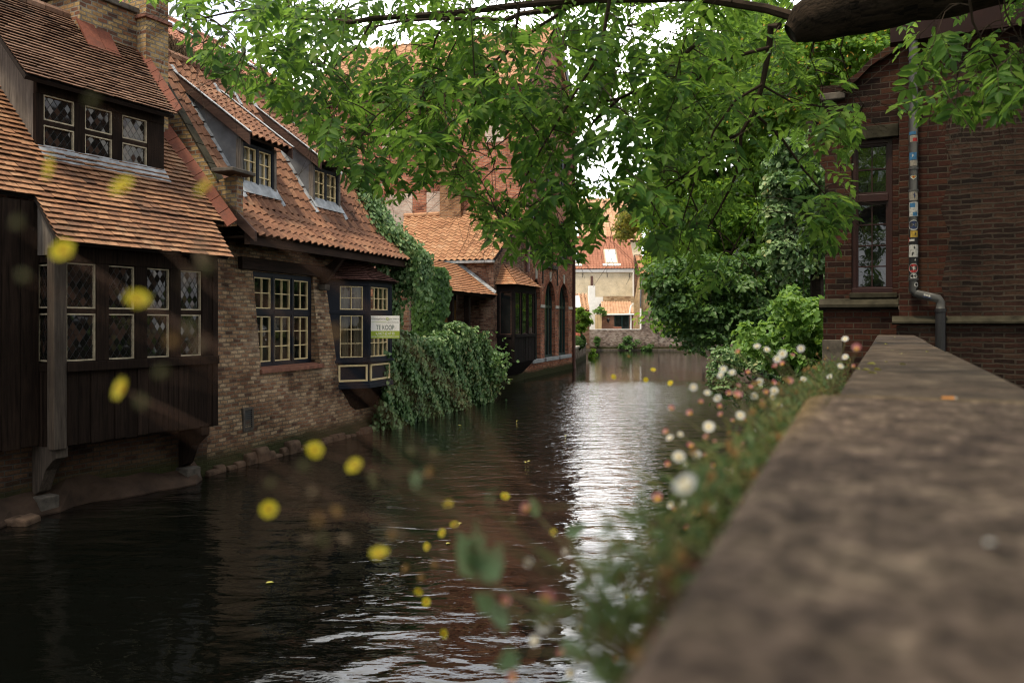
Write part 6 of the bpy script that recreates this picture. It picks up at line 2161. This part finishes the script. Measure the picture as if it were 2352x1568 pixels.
for gi_, (fn, l) in enumerate(groups):
    fl_ = [q for q in YF if fn(q[0], q[1])]
    bd_ = [q for q in BUD if fn(q[0], q[1])]
    if gi_ < 3:
        root = PW.w(.50 + .10 * gi_, .03, ZT - .05)
    else:
        root = PW.w(2.3, .02, ZT - .1)
    t = thing('yellow_herb', l, 'wildflower', root, 'yellow flowered herbs rooted in the parapet')
    inv = t.matrix_world.inverted()
    hub = None
    for px, py, r in fl_:
        Y = .0075 * F / max(r - .3 * (25.6 * (1 / .6 - .1)) * .5, 6) if False else {0: .6, 1: .8, 2: 1.1, 3: 2.3}[gi_] * R.uniform(.93, 1.07)
        if gi_ == 2:
            Y = 1.15 if r > 15 else 1.5
        P = at(px, py, Y)
        nr = Vector((-.1, -.7, .6)) + Vector((R.gauss(0, .42), R.gauss(0, .2), R.gauss(0, .42)))
        flower(t, inv, P, nr, 'y', R.uniform(1.1, 1.3))
        stem(t, inv, root, P, R.uniform(.0, .05), M['stem_rust'], .00042 if gi_ < 2 else .0005)
    for px, py, Y in bd_:
        P = at(px, py, Y)
        stem(t, inv, root, P, R.uniform(.0, .05), M['stem_rust'], .00022 if gi_ < 2 else .0004)
        o = bpy.data.objects.new('flower_bud', CAL)
        COL.objects.link(o)
        o.parent = t
        o.matrix_basis = inv @ Matrix.Translation(P) @ Matrix.Rotation(R.uniform(-1, 1), 4, 'Y') @ Matrix.Scale(.62 if Y < .6 else .9, 4)
        if R.random() < .5:
            o.data = CAL2
    if gi_ < 3:
        n = 6
        P = np.array([tuple(at(R.uniform(420, 520) if gi_ == 0 else R.uniform(700, 900) if gi_ == 1 else R.uniform(900, 1100), R.uniform(560, 800) if gi_ == 0 else R.uniform(1080, 1320), .45 + .12 * gi_)) for _ in range(n)])
        place_leaves('withered_leaves', P, rdir(n), rdir(n), None, inv, .012, .004, M['dry_twig'], t)
# ---- broad leaved sprig in the foreground
t = thing('leafy_sprig', 'soft blurred sprig with broad pale green leaves in the bottom middle foreground', 'plant', PW.w(.62, .03, ZT - .12))
inv = t.matrix_world.inverted()
LV = [((1090, 1330), (1062, 1235), .72, .034), ((1090, 1330), (1098, 1210), .72, .024), ((1110, 1340), (1145, 1260), .72, .032), ((1130, 1400), (1100, 1370), .7, .026), ((1130, 1380), (1160, 1440), .72, .024), ((950, 1115), (958, 1090), .6, .016), ((1400, 1262), (1440, 1250), .8, .02),
      ((1235, 1185), (1222, 1150), .85, .015), ((1320, 1360), (1350, 1330), .8, .02), ((1440, 1300), (1410, 1330), .8, .02), ((1330, 1430), (1375, 1400), .75, .022), ((1300, 1230), (1340, 1205), .9, .02), ((1190, 1500), (1150, 1530), .6, .022), ((1290, 1480), (1330, 1500), .62, .022), ((1120, 1160), (1130, 1130), .6, .004)]
for a, b, Y, w in LV:
    p, q = at(*a, Y), at(*b, Y - .03)
    L_ = (q - p).length
    leaves('leaf', [tuple(inv @ p)], [tuple(q - p)], [(R.gauss(0, .2), -1, .35)], [L_ * 1.1], [w * .75], M['leaf_pale'], t, fold=.1)
    stem(t, inv, PW.w(.62, .03, ZT - .12), p, .01, M['stem_herb'], .0014)

# ---- litter on the coping
def on_coping(px, py, h=.0):
    u, w_ = (px - CX) / F, (HY - py) / F
    Y = (ZT + h - H) / w_
    return Vector((u * Y, Y, ZT + h))


p = on_coping(2180, 921)
cb = MB()
M['butt'] = m_plain('butt', (.62, .25, .06), .8, .2, 80)
cb.tube([(-.014, 0, .0045), (-.0135, 0, .0045), (.0085, .001, .0045)], [.0036, .004, .004], 10)
o = thing('cigarette_butt', 'orange cigarette butt lying across the coping past the pale slab', 'cigarette butt', Matrix.Translation(p) @ Matrix.Rotation(-.15, 4, 'Z'))
cb.build('filter', M['butt'], o, True)
MB().tube([(.0085, .001, .0045), (.0135, .0012, .0045)], [.004, .0035], 10).build('paper_end', M['stone_pale'], o)
M['fallen'] = m_leaf('fallen', [(.45, .28, .04), (.3, .3, .05), (.4, .18, .05)], .1)
LF = [(1962, 848, 'pair'), (1978, 851, ''), (2006, 851, ''), (2012, 838, ''), (2037, 832, ''), (2065, 838, ''), (2070, 814, ''), (2128, 809, ''), (2050, 806, ''), (2032, 791, ''), (2056, 775, ''), (1992, 858, '')]
nm = ['curled ochre leaf at the edge of the coping by the daisies', 'small ochre leaf right of the curled one', 'ochre leaf in the middle of the second row', 'green-yellow leaf on the dark coping', 'yellow leaf beside the coping joint', 'brown leaf fragment right on the dark slab',
      'tan leaf on the slab joint', 'straw coloured leaf by the right end of the joint', 'tiny yellow leaf just before the joint', 'rusty leaf fragment on the farthest slab', 'yellow leaf at the end by the brick wall', 'ochre leaf nearest the joint of the dark slabs']
for (x, y, _), l in zip(LF, nm):
    p = on_coping(x, y, .004)
    sz = R.uniform(.02, .032)
    a = R.uniform(0, 6)
    o = leaves('fallen_leaf', [(0, 0, .002)], [(math.cos(a), math.sin(a), .1)], [(R.gauss(0, .3), R.gauss(0, .3), 1)], [sz], [sz * .5], M['fallen'], fold=.3)
    o.location = p
    tag(o, l, 'leaf', 'fallen leaves on the coping')
pt_ = leaves('fallen_petal', [(0, 0, .002)], [(1, .1, .1)], [(0, 0, 1)], [.008], [.006], M['petal_white'], fold=.2)
pt_.location = on_coping(2262, 1255, .013)
tag(pt_, 'single white petal lying on the pale coping slab', 'petal')
# floating specks
FP = [(1218, 1058), (1205, 1060), (1190, 966), (1052, 977), (1025, 1250), (905, 985), (1300, 1000), (610, 1340), (1058, 1200)]
for i, (x, y) in enumerate(FP):
    Y = H * F / (y - HY)
    o = leaves('floating_leaf', [(0, 0, .008)], [(R.gauss(0, 1), R.gauss(0, 1), 0)], [(0, 0, 1)], [.09], [.05], M['fallen'], fold=.1)
    o.location = ((x - CX) / F * Y, Y, 0)
    tag(o, 'small yellowish leaf floating on the canal', 'leaf', 'leaves floating on the canal')
Y = H * F / (1200 - HY)
rk = thing('waterline_rock', 'mossy stone breaking the surface below the timber house at the left edge', 'rock', Vector(((18 - CX) / F * Y, Y, 0)))
for k in range(4):
    v = MB()
    x0 = -.35 + k * .18
    v.prism([(x0, -.3), (x0 - .05, .02), (x0 + .02, .08 + .03 * (k % 2)), (x0 + .16, .07), (x0 + .2, -.3)], -.1 - .03 * k, .15, 'y')
    v.build('stone', M['rubble'], rk, bevel=.03)

# ---- pavement behind the parapet
pv = MB()
pv.poly([PW.w(-14, -.36, 1.25), PW.w(10.2, -.36, 1.25), PW.w(10.2, -14, 1.25), PW.w(-14, -14, 1.25)])
m, t, out = nodes('paving')
uv = tcoord(t, 'UV')
bq = N(t, 'ShaderNodeTexBrick', {'Vector': uv, 'Color1': (.1, .09, .08, 1), 'Color2': (.2, .18, .16, 1), 'Mortar': (.04, .04, .035, 1), 'Scale': 1.0, 'Mortar Size': .01, 'Brick Width': .2, 'Row Height': .12})
bsdf(t, out, bq.outputs[0], .9, noise(t, uv, 20), .01)
pv.build('pavement', m, kind='structure')

# ================================================================== water
m, t, out = nodes('canal_water')
o = tcoord(t)
a1 = noise(t, scl(t, o, (1.0, 1.7, 1)), 1.5, 2, .5, .6)
a2 = noise(t, scl(t, o, (1.0, 2.6, 1)), 3.6, 3, .55, .4)
a3 = noise(t, scl(t, o, (1.0, 2.4, 1)), 11.0, 2, .5, .2)
wv = N(t, 'ShaderNodeTexWave', {'Vector': scl(t, o, (.35, 1.0, 1)), 'Scale': .55, 'Distortion': 5.0, 'Detail': 2.0, 'Detail Scale': 1.6}, bands_direction='Y').outputs['Fac']


def mul(a, k):
    return N(t, 'ShaderNodeMath', {0: a, 1: k}, operation='MULTIPLY').outputs[0]


def add(a, b):
    return N(t, 'ShaderNodeMath', {0: a, 1: b}, operation='ADD').outputs[0]


hl_ = add(mul(a1, .025), mul(wv, .004))
hgt = add(mul(a2, .012), mul(a3, .002))
yy_ = N(t, 'ShaderNodeSeparateXYZ', {0: o}).outputs[1]
amp_ = ramp(t, N(t, 'ShaderNodeMapRange', {0: yy_, 1: 0.0, 2: 60.0}).outputs[0], [(.1, .4), (.17, .6), (.32, 2.0), (.53, 2.3), (.6, .35), (1, .2)])
amq_ = ramp(t, N(t, 'ShaderNodeMapRange', {0: yy_, 1: 0.0, 2: 60.0}).outputs[0], [(.1, 1.0), (.5, 1.3), (.6, .3), (1, .2)])
hgt = add(N(t, 'ShaderNodeMath', {0: hgt, 1: amp_}, operation='MULTIPLY').outputs[0], N(t, 'ShaderNodeMath', {0: hl_, 1: amq_}, operation='MULTIPLY').outputs[0])
bp_ = N(t, 'ShaderNodeBump', {'Height': hgt, 'Distance': 1.0, 'Strength': 1.0})
p = N(t, 'ShaderNodeBsdfPrincipled', {'Base Color': (.0014, .0018, .0014, 1), 'Roughness': .03, 'IOR': 1.36, 'Specular IOR Level': .5, 'Normal': bp_.outputs[0]})
t.links.new(p.outputs[0], out.inputs[0])
wt = MB()
wt.poly([(-30, -12, 0), (40, -12, 0), (40, 75, 0), (-30, 75, 0)])
wt.build('water', m, kind='structure')

# ================================================================== light and camera
S = Vector((-.24, -.24, .94)).normalized()
w = bpy.data.worlds.new('World')
SC.world = w
w.use_nodes = True
t = w.node_tree
t.nodes.clear()
out = t.nodes.new('ShaderNodeOutputWorld')
sky = t.nodes.new('ShaderNodeTexSky')
sky.sky_type = 'NISHITA'
sky.sun_disc = False
sky.sun_elevation = math.asin(S.z)
sky.sun_rotation = math.atan2(S.x, S.y)
sky.air_density = 1.0
sky.dust_density = 3.0
g = tcoord(t, 'Generated')
cl = N(t, 'ShaderNodeTexNoise', {'Vector': scl(t, g, (1, 1, 2.2)), 'Scale': 2.2, 'Detail': 6.0, 'Roughness': .6}).outputs[0]
fac = ramp(t, cl, [(.32, .42), (.6, .97)])
cc = ramp(t, cl, [(.3, (10.0, 11.2, 13.8)), (.62, (20.5, 19.7, 18.0))])
dt_ = N(t, 'ShaderNodeVectorMath', {0: g, 1: Vector((.02, .98, .17)).normalized()}, operation='DOT_PRODUCT').outputs['Value']
glow = ramp(t, dt_, [(.6, .9), (.88, 1.25), (.985, 3.7)])
col = mix(t, 1.0, mix(t, fac, sky.outputs[0], cc), glow, 'MULTIPLY')
bg = N(t, 'ShaderNodeBackground', {'Color': col, 'Strength': .125})
t.links.new(bg.outputs[0], out.inputs[0])
ld = bpy.data.lights.new('sun', 'SUN')
ld.energy = 5.0
ld.angle = math.radians(7.0)
ld.color = (1.0, .84, .62)
lo = bpy.data.objects.new('sun', ld)
COL.objects.link(lo)
lo.rotation_euler = S.to_track_quat('Z', 'Y').to_euler()
cam = bpy.data.cameras.new('camera')
cam.lens = 28
cam.sensor_width = 36
cam.shift_y = -(784 - HY) / 2352
cam.clip_start = .05
cam.clip_end = 1000
cam.dof.use_dof = True
cam.dof.focus_distance = 11.5
cam.dof.aperture_fstop = 2.8
co = bpy.data.objects.new('camera', cam)
COL.objects.link(co)
co.location = (0, 0, H)
co.rotation_euler = (math.pi / 2, 0, 0)
SC.camera = co
SC.view_settings.view_transform = 'Standard'
SC.view_settings.look = 'None'
SC.view_settings.exposure = 0
cy = SC.cycles
cy.max_bounces = 6
cy.diffuse_bounces = 3
cy.glossy_bounces = 3
cy.transmission_bounces = 3
cy.transparent_max_bounces = 8
cy.use_denoising = True
cy.filter_width = 1.15
cy.sample_clamp_indirect = 6
cy.caustics_reflective = False
cy.caustics_refractive = False
